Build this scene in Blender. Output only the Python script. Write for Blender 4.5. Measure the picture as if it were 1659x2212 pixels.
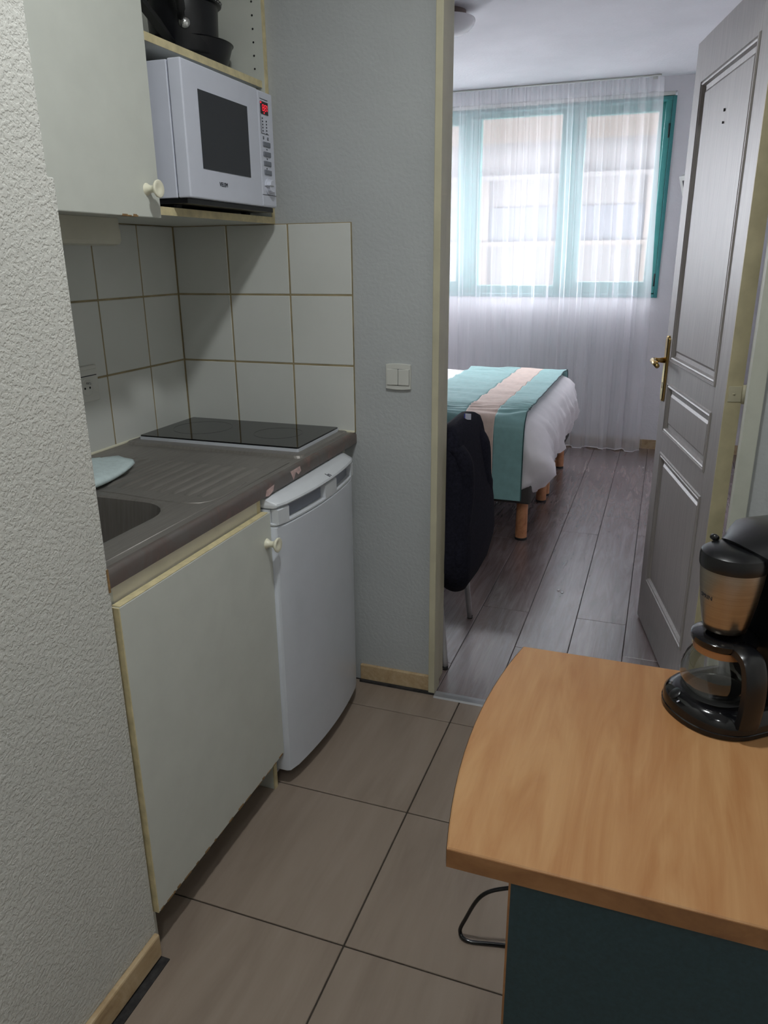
import bpy, bmesh, math, random
from mathutils import Vector, Matrix, noise
random.seed(7)
S = bpy.context.scene
COL = S.collection
for o in list(bpy.data.objects):
    bpy.data.objects.remove(o)

# ------------------------------------------------------------------ camera
W, H, F = 1659, 2212, 1632.86
CAM = Vector((1.4517, -2.1247, 1.3738)); YAW, PITCH, ROLL = 0.3489, -0.3238, -0.0090
fw = Vector((-math.sin(YAW)*math.cos(PITCH), math.cos(YAW)*math.cos(PITCH), math.sin(PITCH)))
r0 = Vector((math.cos(YAW), math.sin(YAW), 0)); u0 = r0.cross(fw)
rt = r0*math.cos(ROLL)+u0*math.sin(ROLL); up = -r0*math.sin(ROLL)+u0*math.cos(ROLL)
cd = bpy.data.cameras.new('camera'); cam = bpy.data.objects.new('camera', cd); COL.objects.link(cam)
cd.sensor_fit = 'HORIZONTAL'; cd.sensor_width = 36; cd.lens = F*36/W; cd.clip_start = 0.05
cam.matrix_world = Matrix(((rt.x, up.x, -fw.x, CAM.x), (rt.y, up.y, -fw.y, CAM.y), (rt.z, up.z, -fw.z, CAM.z), (0, 0, 0, 1)))
S.camera = cam

# ------------------------------------------------------------------ world, daylight, exposure
world = bpy.data.worlds.new('overcast_sky'); S.world = world; world.use_nodes = True
bg = world.node_tree.nodes['Background']; bg.inputs[0].default_value = (0.95, 0.91, 1.0, 1); bg.inputs[1].default_value = 28.0
pl = bpy.data.lights.new('window_portal', 'AREA'); pl.shape = 'RECTANGLE'; pl.size = 4.0; pl.size_y = 1.3
pl.cycles.is_portal = True
po = bpy.data.objects.new('window_portal', pl); COL.objects.link(po); po.location = (-.61, 4.03, 1.75)
po.rotation_euler = (math.radians(-90), 0, 0)
vs = S.view_settings; vs.view_transform = 'Standard'; vs.look = 'None'; vs.gamma = 1; vs.use_curve_mapping = False
vs.exposure = 0.0
KITCHEN_LAMP = 12.8; FILL_LAMP = 4.8

# ------------------------------------------------------------------ materials
def lin(c):
    c = c/255.0
    return c/12.92 if c <= 0.04045 else ((c+0.055)/1.055)**2.4
def rgb(r, g, b): return (lin(r), lin(g), lin(b), 1)
class NT:
    def __init__(s, name):
        s.m = bpy.data.materials.new(name); s.m.use_nodes = True; s.t = s.m.node_tree
        s.b = s.t.nodes['Principled BSDF']
    def n(s, kind, **kw):
        x = s.t.nodes.new(kind)
        for k, v in kw.items(): setattr(x, k, v)
        return x
    def l(s, a, b): s.t.links.new(a, b)
    def coord(s, scale=(1, 1, 1), kind='Object', rand=False):
        tc = s.n('ShaderNodeTexCoord'); mp = s.n('ShaderNodeMapping'); mp.inputs['Scale'].default_value = scale
        src = tc.outputs[kind]
        if rand:
            oi = s.n('ShaderNodeObjectInfo'); ml = s.n('ShaderNodeMath', operation='MULTIPLY'); ml.inputs[1].default_value = 37
            s.l(oi.outputs['Random'], ml.inputs[0]); cb = s.n('ShaderNodeCombineXYZ')
            for i in range(3): s.l(ml.outputs[0], cb.inputs[i])
            ad = s.n('ShaderNodeVectorMath', operation='ADD'); s.l(src, ad.inputs[0]); s.l(cb.outputs[0], ad.inputs[1]); src = ad.outputs[0]
        s.l(src, mp.inputs['Vector']); return mp.outputs[0]
    def noise(s, vec, scale=5, detail=4, rough=.55, dist=0):
        x = s.n('ShaderNodeTexNoise'); x.inputs['Scale'].default_value = scale; x.inputs['Detail'].default_value = detail
        x.inputs['Roughness'].default_value = rough; x.inputs['Distortion'].default_value = dist
        s.l(vec, x.inputs['Vector']); return x.outputs['Fac']
    def ramp(s, fac, stops):
        x = s.n('ShaderNodeValToRGB'); e = x.color_ramp.elements
        while len(e) < len(stops): e.new(0.5)
        for i, (p, c) in enumerate(stops): e[i].position = p; e[i].color = c
        s.l(fac, x.inputs[0]); return x.outputs[0]
    def mix(s, fac, a, b, blend='MIX'):
        x = s.n('ShaderNodeMix', data_type='RGBA', blend_type=blend)
        if isinstance(fac, (int, float)): x.inputs[0].default_value = fac
        else: s.l(fac, x.inputs[0])
        for sock, v in ((x.inputs[6], a), (x.inputs[7], b)):
            if isinstance(v, tuple): sock.default_value = v
            else: s.l(v, sock)
        return x.outputs[2]
    def bump(s, h, strength=.3, dist=.002):
        x = s.n('ShaderNodeBump'); x.inputs['Strength'].default_value = strength; x.inputs['Distance'].default_value = dist
        s.l(h, x.inputs['Height']); s.l(x.outputs[0], s.b.inputs['Normal']); return x
    def base(s, c):
        if isinstance(c, tuple): s.b.inputs['Base Color'].default_value = c
        else: s.l(c, s.b.inputs['Base Color'])
def plain(name, c, rough=.5, metal=0, var=.06, scale=14, bump=0, bscale=60, spec=.5, coat=0):
    k = NT(name); v = k.coord()
    d = tuple(max(0, x*(1-var*2)) for x in c[:3])+(1,)
    l = tuple(min(1, x*(1+var)) for x in c[:3])+(1,)
    k.base(k.ramp(k.noise(v, scale), [(.3, d), (.7, l)]))
    k.b.inputs['Roughness'].default_value = rough; k.b.inputs['Metallic'].default_value = metal
    k.b.inputs['Specular IOR Level'].default_value = spec; k.b.inputs['Coat Weight'].default_value = coat
    if bump: k.bump(k.noise(v, bscale, 3), bump, .001)
    return k.m
def stucco(name, c, strength, scale, dist, c2=None):
    k = NT(name); v = k.coord()
    k.base(k.ramp(k.noise(v, 2.2, 5), [(.3, c2 or tuple(x*.9 for x in c[:3])+(1,)), (.7, c)]))
    k.b.inputs['Roughness'].default_value = .75; k.b.inputs['Specular IOR Level'].default_value = .25
    n1 = k.noise(v, scale, 2, .5, 0); n2 = k.noise(v, scale*2.7, 2)
    mr = k.n('ShaderNodeMapRange', interpolation_type='SMOOTHSTEP'); mr.inputs[1].default_value = .38; mr.inputs[2].default_value = .60; k.l(n1, mr.inputs[0])
    m = k.n('ShaderNodeMath', operation='MULTIPLY_ADD'); k.l(n2, m.inputs[0]); m.inputs[1].default_value = .25; k.l(mr.outputs[0], m.inputs[2])
    k.bump(m.outputs[0], strength, dist); return k.m
M = {}
M['plaster'] = stucco('rough_white_plaster', rgb(208, 207, 201), .5, 165, .0016)
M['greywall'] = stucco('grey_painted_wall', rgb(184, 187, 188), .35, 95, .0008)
M['ceil'] = stucco('white_ceiling_paint', rgb(238, 236, 240), .3, 60, .002)
M['bedwall'] = stucco('white_bedroom_wall', rgb(240, 238, 241), .25, 60, .002)
M['kwall'] = stucco('white_kitchen_wall', rgb(236, 236, 232), .5, 85, .004)
def tile_mat():
    k = NT('white_glazed_tile'); v = k.coord(rand=True)
    k.base(k.ramp(k.noise(v, 3), [(.3, rgb(206, 208, 203)), (.7, rgb(214, 215, 211))]))
    k.b.inputs['Roughness'].default_value = .16; k.bump(k.noise(v, 12, 2), .05, .001); return k.m
M['tile'] = tile_mat()
M['grout'] = plain('brown_grout', rgb(158, 144, 112), .9, var=.15)
M['fgrout'] = plain('dark_floor_grout', rgb(62, 54, 46), .9, var=.15)
def floor_tile():
    k = NT('taupe_floor_tile'); v = k.coord((9, 1.1, 1), rand=True); v2 = k.coord((1, 1, 1), rand=True)
    a = k.ramp(k.noise(v, 2.0, 5, .6, .4), [(.32, rgb(128, 113, 101)), (.55, rgb(150, 135, 122)), (.75, rgb(162, 148, 136))])
    k.base(k.mix(k.noise(v2, 3, 3), a, rgb(146, 131, 118)))
    k.b.inputs['Roughness'].default_value = .34; k.b.inputs['Specular IOR Level'].default_value = .4
    k.bump(k.noise(v2, 90, 2), .04, .001); return k.m
M['ftile'] = floor_tile()
def wood(name, dark, mid, light, sx, sy, rough, spec=.4, coat=0):
    k = NT(name); v = k.coord((sx, sy, 4), rand=True)
    n = k.noise(v, 3.0, 6, .62, 1.2)
    g = k.noise(k.coord((sx*14, sy*1.2, 30), rand=True), 2.5, 3)
    m = k.n('ShaderNodeMath', operation='MULTIPLY_ADD'); k.l(g, m.inputs[0]); m.inputs[1].default_value = .28; k.l(n, m.inputs[2])
    k.base(k.ramp(m.outputs[0], [(.38, dark), (.62, mid), (.85, light)]))
    k.b.inputs['Roughness'].default_value = rough; k.b.inputs['Specular IOR Level'].default_value = spec
    k.b.inputs['Coat Weight'].default_value = coat; k.b.inputs['Coat Roughness'].default_value = rough
    k.bump(g, .02, .001); return k.m
M['plank'] = wood('grey_oak_laminate', rgb(92, 78, 76), rgb(116, 101, 99), rgb(136, 122, 120), 9, .9, .27, spec=1.0, coat=.5)
def beech():
    k = NT('beech_laminate'); tc = k.coord((1, 1, 1))
    sx = k.n('ShaderNodeSeparateXYZ'); k.l(tc, sx.inputs[0])
    wob = k.noise(k.coord((6, 1.3, 1)), 1.6, 2)
    a = k.n('ShaderNodeMath', operation='MULTIPLY_ADD'); k.l(wob, a.inputs[0]); a.inputs[1].default_value = .05; k.l(sx.outputs[0], a.inputs[2])
    sc = k.n('ShaderNodeMath', operation='MULTIPLY'); k.l(a.outputs[0], sc.inputs[0]); sc.inputs[1].default_value = 11.5
    flr = k.n('ShaderNodeMath', operation='FLOOR'); k.l(sc.outputs[0], flr.inputs[0])
    wn = k.n('ShaderNodeTexWhiteNoise', noise_dimensions='1D'); k.l(flr.outputs[0], wn.inputs['W'])
    stave = k.ramp(wn.outputs['Value'], [(0, rgb(169, 121, 78)), (.5, rgb(178, 134, 91)), (1, rgb(187, 145, 103))])
    grain = k.noise(k.coord((46, 2.4, 10)), 2.0, 5, .6, .7)
    big = k.noise(k.coord((7, 1.0, 1)), 2.4, 4, .55, 1.6)
    c = k.mix(.42, stave, k.ramp(grain, [(.3, rgb(158, 109, 66)), (.7, rgb(188, 145, 101))]))
    c = k.mix(.42, c, k.ramp(big, [(.35, rgb(155, 101, 59)), (.65, rgb(190, 149, 104))]))
    k.base(c); k.b.inputs['Roughness'].default_value = .38; k.b.inputs['Specular IOR Level'].default_value = .35
    return k.m
M['beech'] = beech()
M['edgewood'] = wood('beech_edge_band', rgb(120, 82, 52), rgb(146, 102, 64), rgb(164, 118, 78), 2, 6, .5)  # same beech in a darker tone, shade of the table edge put into it
M['bouncecutpaint'] = stucco('bounce_cut_dark_paint', rgb(78, 80, 84), .3, 60, .002)  # dark tone invented for unseen bedroom walls, cuts bounced light
M['tealpanel'] = plain('dark_teal_laminate', rgb(40, 62, 68), .55, var=.1, scale=200)
M['skirt'] = wood('wooden_baseboard', rgb(150, 124, 90), rgb(186, 160, 124), rgb(205, 184, 150), 3, 3, .6)
M['blackgap'] = plain('dirty_joint', rgb(52, 50, 50), .9, var=.3, scale=60)
M['cab'] = plain('white_laminate_door', rgb(204, 206, 198), .42, var=.02)
M['edge'] = plain('cream_edge_band', rgb(214, 200, 158), .5, var=.1, scale=40)
M['cream'] = plain('cream_gloss_paint', rgb(196, 190, 164), .38, var=.06, scale=8)
M['jambgrey'] = plain('pale_grey_green_paint', rgb(192, 194, 182), .42, var=.05, scale=10)
M['railcream'] = plain('pale_cream_laminate', rgb(226, 220, 202), .45, var=.04)
M['chip'] = plain('raw_chipboard', rgb(150, 118, 78), .9, var=.25, scale=80)
M['knob'] = plain('ivory_plastic_knob', rgb(232, 228, 206), .3, var=.02)
M['enamel'] = plain('white_enamel', rgb(206, 210, 218), .3, var=.015)
M['enamel_top'] = plain('white_plastic_trim', rgb(214, 217, 222), .35, var=.015)
M['grip'] = plain('grey_grip_recess', rgb(128, 132, 144), .5, var=.03)
M['mw'] = plain('white_microwave_paint', rgb(208, 211, 224), .32, var=.015)
M['mwglass'] = plain('dark_microwave_window', rgb(42, 44, 50), .22, var=.05, scale=300)
M['black'] = plain('black_plastic', rgb(17, 17, 20), .28, var=.1)
M['blackgloss'] = plain('glossy_black_plastic', rgb(14, 14, 17), .12, var=.1)
M['matblack'] = plain('matte_black_rubber', rgb(20, 20, 22), .6, var=.1)
M['panblack'] = plain('black_nonstick_enamel', rgb(20, 20, 25), .34, var=.15, scale=40)
M['handle'] = plain('black_bakelite', rgb(24, 24, 26), .38, var=.1)
M['chrome'] = plain('polished_steel', rgb(205, 205, 205), .16, 1, var=.03)
M['stripmetal'] = plain('brushed_threshold_metal', rgb(176, 176, 178), .32, .55)
M['glass_hob'] = plain('black_ceramic_glass', rgb(12, 12, 14), .06, var=.05)
M['btn'] = plain('grey_button', rgb(120, 124, 134), .5, var=.04)
M['ink'] = plain('dark_print', rgb(38, 42, 52), .6, var=.05)
M['white_plastic'] = plain('white_plastic', rgb(208, 208, 202), .38, var=.02)
def steel(name, c, rough, sc, metal=1):
    k = NT(name); v = k.coord(sc); v2 = k.coord()
    n = k.noise(v, 4, 4); k.base(k.ramp(n, [(.3, tuple(x*.82 for x in c[:3])+(1,)), (.7, c)]))
    k.b.inputs['Metallic'].default_value = metal; r = k.n('ShaderNodeMapRange'); r.inputs[3].default_value = rough-.06; r.inputs[4].default_value = rough+.14
    k.l(k.noise(v2, 9, 5), r.inputs[0]); k.l(r.outputs[0], k.b.inputs['Roughness']); return k.m
M['steel'] = steel('worn_stainless_steel', rgb(150, 145, 140), .38, (40, 3, 3), .55)
M['funnel'] = steel('brushed_steel', rgb(172, 162, 148), .28, (3, 3, 120))
def foil():
    k = NT('worn_foil_edge'); v = k.coord()
    n = k.noise(v, 7, 5, .6, 1.5)
    k.base(k.ramp(n, [(.42, rgb(118, 113, 110)), (.58, rgb(116, 103, 98)), (.74, rgb(146, 118, 112))]))
    k.b.inputs['Roughness'].default_value = .42; k.b.inputs['Metallic'].default_value = .45; return k.m
M['foil'] = foil()
M['peel'] = plain('peeled_pink_backing', rgb(206, 176, 172), .7, var=.15, scale=80)
M['brass'] = plain('polished_brass', rgb(216, 184, 118), .2, 1, var=.04)
M['cream_edge'] = plain('cream_door_edge_paint', rgb(196, 186, 152), .45, var=.1, scale=12)
def doorpaint():
    k = NT('woodgrain_door_paint'); v = k.coord((60, 60, 2.2))
    g = k.noise(v, 3, 4); k.base(k.ramp(g, [(.3, rgb(142, 136, 133)), (.7, rgb(162, 156, 152))]))
    k.b.inputs['Roughness'].default_value = .44; k.bump(g, .16, .001); return k.m
M['doorpaint'] = doorpaint()
M['moulding'] = plain('light_moulding_paint', rgb(214, 208, 204), .3, var=.02)
M['teal'] = plain('teal_window_paint', rgb(74, 152, 147), .38, var=.06)
M['tealseal'] = plain('black_window_seal', rgb(24, 34, 36), .6)
M['teal_dark'] = plain('teal_frame_paint', rgb(64, 136, 136), .42, var=.06)
M['sheet'] = plain('white_cotton', rgb(242, 238, 240), .85, var=.02, bump=.15, bscale=350)
M['rteal'] = plain('teal_satin_fabric', rgb(146, 190, 188), .6, var=.05, scale=30)
M['rbeige'] = plain('beige_satin_fabric', rgb(222, 198, 184), .6, var=.05, scale=30)
M['piping'] = plain('dark_teal_piping', rgb(58, 88, 88), .6)
M['bedbase'] = plain('charcoal_bed_base_fabric', rgb(74, 70, 68), .9, var=.1, scale=200)
M['mattress'] = plain('mattress_ticking', rgb(214, 212, 214), .9)
M['pine'] = wood('pine_bed_leg', rgb(166, 108, 72), rgb(196, 136, 96), rgb(210, 154, 114), 6, 6, .5)
M['jacket'] = plain('dark_navy_wool', rgb(31, 31, 42), .95, var=.2, scale=120, bump=.3, bscale=400, spec=.15)
M['tag'] = plain('white_label_cloth', rgb(205, 205, 222), .8)
M['tagblue'] = plain('blue_label_cloth', rgb(70, 74, 150), .8)
M['greymetal'] = plain('grey_painted_metal', rgb(186, 184, 186), .4, .3)
M['seat'] = plain('dark_seat_fabric', rgb(46, 46, 52), .9)
M['lampglass'] = plain('white_opal_glass', rgb(232, 230, 232), .25, var=.01)
M['lampbase'] = plain('brown_lamp_base', rgb(120, 104, 98), .5)
M['facade'] = plain('shade_dark_facade_render', rgb(72, 69, 67), .9, var=.04, scale=1.5)  # pale render coloured dark, its shade put into the colour
M['facade2'] = plain('shade_dark_beige_band', rgb(76, 68, 60), .9, var=.04, scale=1.5)  # beige bands darkened likewise, shade in the colour
M['facadewin'] = plain('blue_grey_window_glass', rgb(50, 52, 58), .45, var=.06, scale=.6)
M['street'] = plain('grey_street', rgb(130, 128, 126), .9)
M['towel'] = plain('pale_blue_towel', rgb(206, 222, 224), .9, var=.05, scale=60, bump=.3, bscale=300)
M['hood'] = plain('yellowed_light_diffuser', rgb(206, 204, 188), .5, var=.03)
M['screen'] = plain('black_tv_screen', rgb(20, 20, 24), .15)
M['led_off'] = plain('dark_red_display', rgb(36, 20, 26), .2)
def emis(name, c, s):
    k = NT(name); k.b.inputs['Base Color'].default_value = c
    k.b.inputs['Emission Color'].default_value = c; k.b.inputs['Emission Strength'].default_value = s; return k.m
M['led'] = emis('red_led', rgb(255, 40, 60), .9)
M['bulb'] = emis('lit_diffuser', (.96, 1, .99, 1), 6)
def glass(name, tint, ior=1.45, pwr=5):
    m = bpy.data.materials.new(name); m.use_nodes = True; t = m.node_tree; t.nodes.remove(t.nodes['Principled BSDF'])
    o = t.nodes['Material Output']; tr = t.nodes.new('ShaderNodeBsdfTransparent'); tr.inputs[0].default_value = tint
    gl = t.nodes.new('ShaderNodeBsdfGlossy'); gl.inputs['Roughness'].default_value = .03
    lw = t.nodes.new('ShaderNodeLayerWeight'); lw.inputs['Blend'].default_value = .5
    pw = t.nodes.new('ShaderNodeMath'); pw.operation = 'POWER'; pw.inputs[1].default_value = pwr; t.links.new(lw.outputs['Facing'], pw.inputs[0])
    fr = t.nodes.new('ShaderNodeMath'); fr.operation = 'MULTIPLY_ADD'; fr.inputs[1].default_value = .75; fr.inputs[2].default_value = ((ior-1)/(ior+1))**2*1.6; t.links.new(pw.outputs[0], fr.inputs[0])
    mx = t.nodes.new('ShaderNodeMixShader'); t.links.new(fr.outputs[0], mx.inputs[0]); t.links.new(tr.outputs[0], mx.inputs[1]); t.links.new(gl.outputs[0], mx.inputs[2])
    t.links.new(mx.outputs[0], o.inputs[0]); return m
M['collar'] = plain('beige_jug_collar', rgb(178, 130, 88), .35, .3)
M['pane'] = glass('window_glass', (.93, .96, .95, 1))
M['carafe'] = glass('carafe_glass', (.78, .78, .76, 1), 1.7, 2.6)
def sheer(name, alpha, warm):
    m = bpy.data.materials.new(name); m.use_nodes = True; t = m.node_tree; t.nodes.remove(t.nodes['Principled BSDF'])
    o = t.nodes['Material Output']; tr = t.nodes.new('ShaderNodeBsdfTransparent')
    tl = t.nodes.new('ShaderNodeBsdfTranslucent'); tl.inputs[0].default_value = warm
    df = t.nodes.new('ShaderNodeBsdfDiffuse'); df.inputs[0].default_value = warm
    a = t.nodes.new('ShaderNodeMixShader'); a.inputs[0].default_value = .74
    t.links.new(tl.outputs[0], a.inputs[1]); t.links.new(df.outputs[0], a.inputs[2])
    b = t.nodes.new('ShaderNodeMixShader')
    tc = t.nodes.new('ShaderNodeTexCoord'); ns = t.nodes.new('ShaderNodeTexNoise'); ns.inputs['Scale'].default_value = 40
    mp = t.nodes.new('ShaderNodeMapping'); mp.inputs['Scale'].default_value = (1, 1, .05)
    t.links.new(tc.outputs['Object'], mp.inputs[0]); t.links.new(mp.outputs[0], ns.inputs['Vector'])
    mr = t.nodes.new('ShaderNodeMapRange'); mr.inputs[3].default_value = alpha-.06; mr.inputs[4].default_value = alpha+.06
    t.links.new(ns.outputs['Fac'], mr.inputs[0]); t.links.new(mr.outputs[0], b.inputs[0])
    t.links.new(tr.outputs[0], b.inputs[1]); t.links.new(a.outputs[0], b.inputs[2]); t.links.new(b.outputs[0], o.inputs[0]); return m
M['sheer'] = sheer('sheer_voile', .52, (.93, .92, .95, 1))
M['sheerband'] = sheer('gathered_voile_heading', .85, (.90, .89, .92, 1))

# ------------------------------------------------------------------ mesh helpers
def nb(): return bmesh.new()
def bx(bm, x0, x1, y0, y1, z0, z1, bev=0, seg=2):
    v = [bm.verts.new((x, y, z)) for x in (x0, x1) for y in (y0, y1) for z in (z0, z1)]
    fs = [bm.faces.new([v[i] for i in q]) for q in ((0, 1, 3, 2), (4, 6, 7, 5), (0, 4, 5, 1), (2, 3, 7, 6), (0, 2, 6, 4), (1, 5, 7, 3))]
    if bev:
        es = list({e for f in fs for e in f.edges})
        bmesh.ops.bevel(bm, geom=es, offset=bev, segments=seg, affect='EDGES', profile=.5)
    return bm
def box(x0, x1, y0, y1, z0, z1, bev=0, seg=2): return bx(nb(), x0, x1, y0, y1, z0, z1, bev, seg)
def loft(bm, loops, closed=True, cap0=False, cap1=False):
    R = [[bm.verts.new(p) for p in L] for L in loops]
    n = len(R[0])
    for a, b in zip(R, R[1:]):
        for i in range(n if closed else n-1):
            j = (i+1) % n
            bm.faces.new((a[i], a[j], b[j], b[i]))
    if cap0: bm.faces.new(R[0][::-1])
    if cap1: bm.faces.new(R[-1])
    return bm
def lathe(profile, c=(0, 0, 0), n=40, bm=None, axis='z', cap=True):
    bm = bm or nb(); loops = []
    for r, h in profile:
        L = []
        for i in range(n):
            a = 2*math.pi*i/n; p = (r*math.cos(a), r*math.sin(a), h)
            if axis == 'x': p = (p[2], p[0], p[1])
            if axis == 'y': p = (p[1], p[2], p[0])
            L.append(Vector(c)+Vector(p))
        loops.append(L)
    return loft(bm, loops, True, cap, cap)
def tube(pts, r, n=10, bm=None, cap=True):
    bm = bm or nb(); pts = [Vector(p) for p in pts]; loops = []
    rs = r if isinstance(r, (list, tuple)) else [r]*len(pts)
    u = None
    for i, p in enumerate(pts):
        d = (pts[min(i+1, len(pts)-1)]-pts[max(i-1, 0)]).normalized()
        if u is None:
            u = d.orthogonal().normalized()
        else:
            u = (u-d*u.dot(d)).normalized()
        w = d.cross(u)
        loops.append([p+(u*math.cos(2*math.pi*k/n)+w*math.sin(2*math.pi*k/n))*rs[i] for k in range(n)])
    return loft(bm, loops, True, cap, cap)
def smooth_path(pts, k=8):
    P = [Vector(p) for p in pts]; out = []
    for i in range(len(P)-1):
        a, b, c, d = P[max(i-1, 0)], P[i], P[i+1], P[min(i+2, len(P)-1)]
        for j in range(k):
            t = j/k
            out.append(.5*((2*b)+(c-a)*t+(2*a-5*b+4*c-d)*t*t+(3*b-a-3*c+d)*t**3))
    return out+[P[-1]]
def rrect(cx, cy, hx, hy, r, z, n=6):
    L = []; r = max(1e-4, min(r, hx, hy))
    for sx, sy, a0 in ((1, 1, 0), (-1, 1, 90), (-1, -1, 180), (1, -1, 270)):
        for i in range(n+1):
            a = math.radians(a0+90*i/n)
            L.append(Vector((cx+sx*(hx-r)+r*math.cos(a), cy+sy*(hy-r)+r*math.sin(a), z)))
    return L
def grid(fn, nu, nv):
    bm = nb(); V = [[bm.verts.new(fn(i/nu, j/nv)) for j in range(nv+1)] for i in range(nu+1)]
    for i in range(nu):
        for j in range(nv): bm.faces.new((V[i][j], V[i+1][j], V[i+1][j+1], V[i][j+1]))
    return bm
def wloc(o):
    v = Vector((0, 0, 0))
    while o: v += o.location; o = o.parent
    return v
def tagit(o, label=None, cat=None, group=None, kind=None):
    if label: o['label'] = label
    if cat: o['category'] = cat
    if group: o['group'] = group
    if kind: o['kind'] = kind
    return o
def root(name, loc, label, cat, group=None, kind=None):
    o = bpy.data.objects.new(name, None); COL.objects.link(o); o.location = loc; o.empty_display_size = .05
    return tagit(o, label, cat, group, kind)
def ob(name, bm, mat, parent=None, smooth=False, label=None, cat=None, group=None, kind=None, angle=None, solid=0):
    bmesh.ops.recalc_face_normals(bm, faces=bm.faces[:])
    me = bpy.data.meshes.new(name)
    if parent is not None: off = wloc(parent); loc = Vector((0, 0, 0))
    else:
        xs = [v.co for v in bm.verts]; off = Vector(((min(p.x for p in xs)+max(p.x for p in xs))/2, (min(p.y for p in xs)+max(p.y for p in xs))/2, min(p.z for p in xs))); loc = off
    bmesh.ops.translate(bm, verts=bm.verts[:], vec=-off)
    bm.to_mesh(me); bm.free()
    o = bpy.data.objects.new(name, me); COL.objects.link(o); o.location = loc; o.parent = parent
    if mat is not None: me.materials.append(M[mat] if isinstance(mat, str) else mat)
    if smooth:
        for p in me.polygons: p.use_smooth = True
        if angle: me.set_sharp_from_angle(angle=math.radians(angle))
    if solid:
        s = o.modifiers.new('thickness', 'SOLIDIFY'); s.thickness = solid; s.offset = 0
    return tagit(o, label, cat, group, kind)
def inst(name, src, loc, parent, rot=(0, 0, 0), scale=(1, 1, 1)):
    o = bpy.data.objects.new(name, src); COL.objects.link(o); o.parent = parent
    o.location = Vector(loc)-wloc(parent); o.rotation_euler = rot; o.scale = scale
    return o
def mesh(name, bm, mat):
    bmesh.ops.recalc_face_normals(bm, faces=bm.faces[:])
    me = bpy.data.meshes.new(name); bm.to_mesh(me); bm.free(); me.materials.append(M[mat]); return me
def text_bm(s, size, depth=.0004):
    cu = bpy.data.curves.new('t', 'FONT'); cu.body = s; cu.size = size; cu.extrude = depth; cu.resolution_u = 2
    cu.align_x = 'CENTER'; cu.align_y = 'CENTER'
    o = bpy.data.objects.new('t', cu); COL.objects.link(o)
    me = bpy.data.meshes.new_from_object(o.evaluated_get(bpy.context.evaluated_depsgraph_get()))
    bm = nb(); bm.from_mesh(me); bpy.data.objects.remove(o); bpy.data.curves.remove(cu); bpy.data.meshes.remove(me)
    return bm
def place(bm, origin, ex, ey):
    ex, ey = Vector(ex).normalized(), Vector(ey).normalized(); ez = ex.cross(ey); o = Vector(origin)
    for v in bm.verts: c = v.co.copy(); v.co = o+ex*c.x+ey*c.y+ez*c.z
    return bm
ST = 'structure'

# ================================================================== THE SETTING
KZ = 2.50          # kitchen ceiling
BZ = 2.484         # bedroom ceiling
FY = 3.76          # bedroom window wall
PX, PY = .590, -1.156   # pillar face and corner
RX = 2.12          # kitchen right wall
# kitchen floor
fl = ob('floor', box(-.1, RX, -3.3, -.002, -.06, -.003), 'fgrout', label='taupe square floor tiles of the kitchen with dark joints', cat='floor', kind=ST)
g, gx, gy = .4284, .9466, -.1523
for i in range(-3, 3):
    for j in range(-1, 8):
        x0, x1 = gx+i*g+.0018, gx+(i+1)*g-.0018; y1, y0 = gy-j*g-.0018, gy-(j+1)*g+.0018
        x0, x1, y0, y1 = max(x0, -.09), min(x1, RX-.004), max(y0, -3.29), min(y1, -.006)
        if x1-x0 < .03 or y1-y0 < .03 or x1 < .5 and y1 < -1.7: continue
        ob('tile', box(x0, x1, y0, y1, -.012, 0, .0012, 1), 'ftile', fl)
# bedroom floor planks
fb = ob('floor', box(-2.95, 2.1, .0, FY, -.06, -.004), 'blackgap', label='grey oak laminate planks of the bedroom floor', cat='floor', kind=ST)
PW = .1902; ends = {0: .709, -1: .394, 1: .45, -2: .70, -3: .2, -4: .9, 2: 1.0, 3: .3}
for c in range(-22, 5):
    x0 = 1.238+c*PW; x1 = x0+PW
    if x1 > 2.1: x1 = 2.099
    x0 = max(x0, -2.949)
    if x1-x0 < .03: continue
    e = ends.get(c, random.uniform(.1, 1.3)); ys = [.002]
    y = e if e > .06 else e+1.328
    while y < FY-.03: ys.append(y); y += 1.328
    ys.append(FY-.002)
    for a, b in zip(ys, ys[1:]):
        ob('plank', box(x0+.0010, x1-.0010, a+.0009, b-.0009, -.011, 0, .0012, 1), 'plank', fb)
ob('threshold_strip', loft(nb(), [[(x, -.036, .0), (x, -.030, .004), (x, -.014, .006), (x, .002, .004), (x, .008, .0)] for x in (.858, 1.668)], False), 'stripmetal', kind=ST, label='brushed metal threshold strip in the doorway', cat='threshold')
# ceilings
ob('ceiling', box(-.1, RX+.1, -3.3, .0, KZ, KZ+.1), 'ceil', label='white painted kitchen ceiling', cat='ceiling', kind=ST)
ob('ceiling', box(-2.95, 2.1, .10, FY, BZ, BZ+.1), 'ceil', label='white painted bedroom ceiling', cat='ceiling', kind=ST)
# kitchen walls
wl = ob('wall_left', box(-.12, -.012, PY-.03, 0, 0, KZ), 'grout', label='niche side wall behind the counter covered with white tiles', cat='wall', kind=ST)
ob('wall_left_front', box(-.12, PX, -3.3, PY-.013, 0, KZ), 'plaster', label='rough white plaster wall at the left foreground', cat='wall', kind=ST)
ob('trim_1', box(PX-.06, PX+.001, PY-.0135, PY, 0, 1.49, .002), 'plaster', label='smooth plaster bead along the corner of the rough wall', cat='trim', kind=ST)
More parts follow.
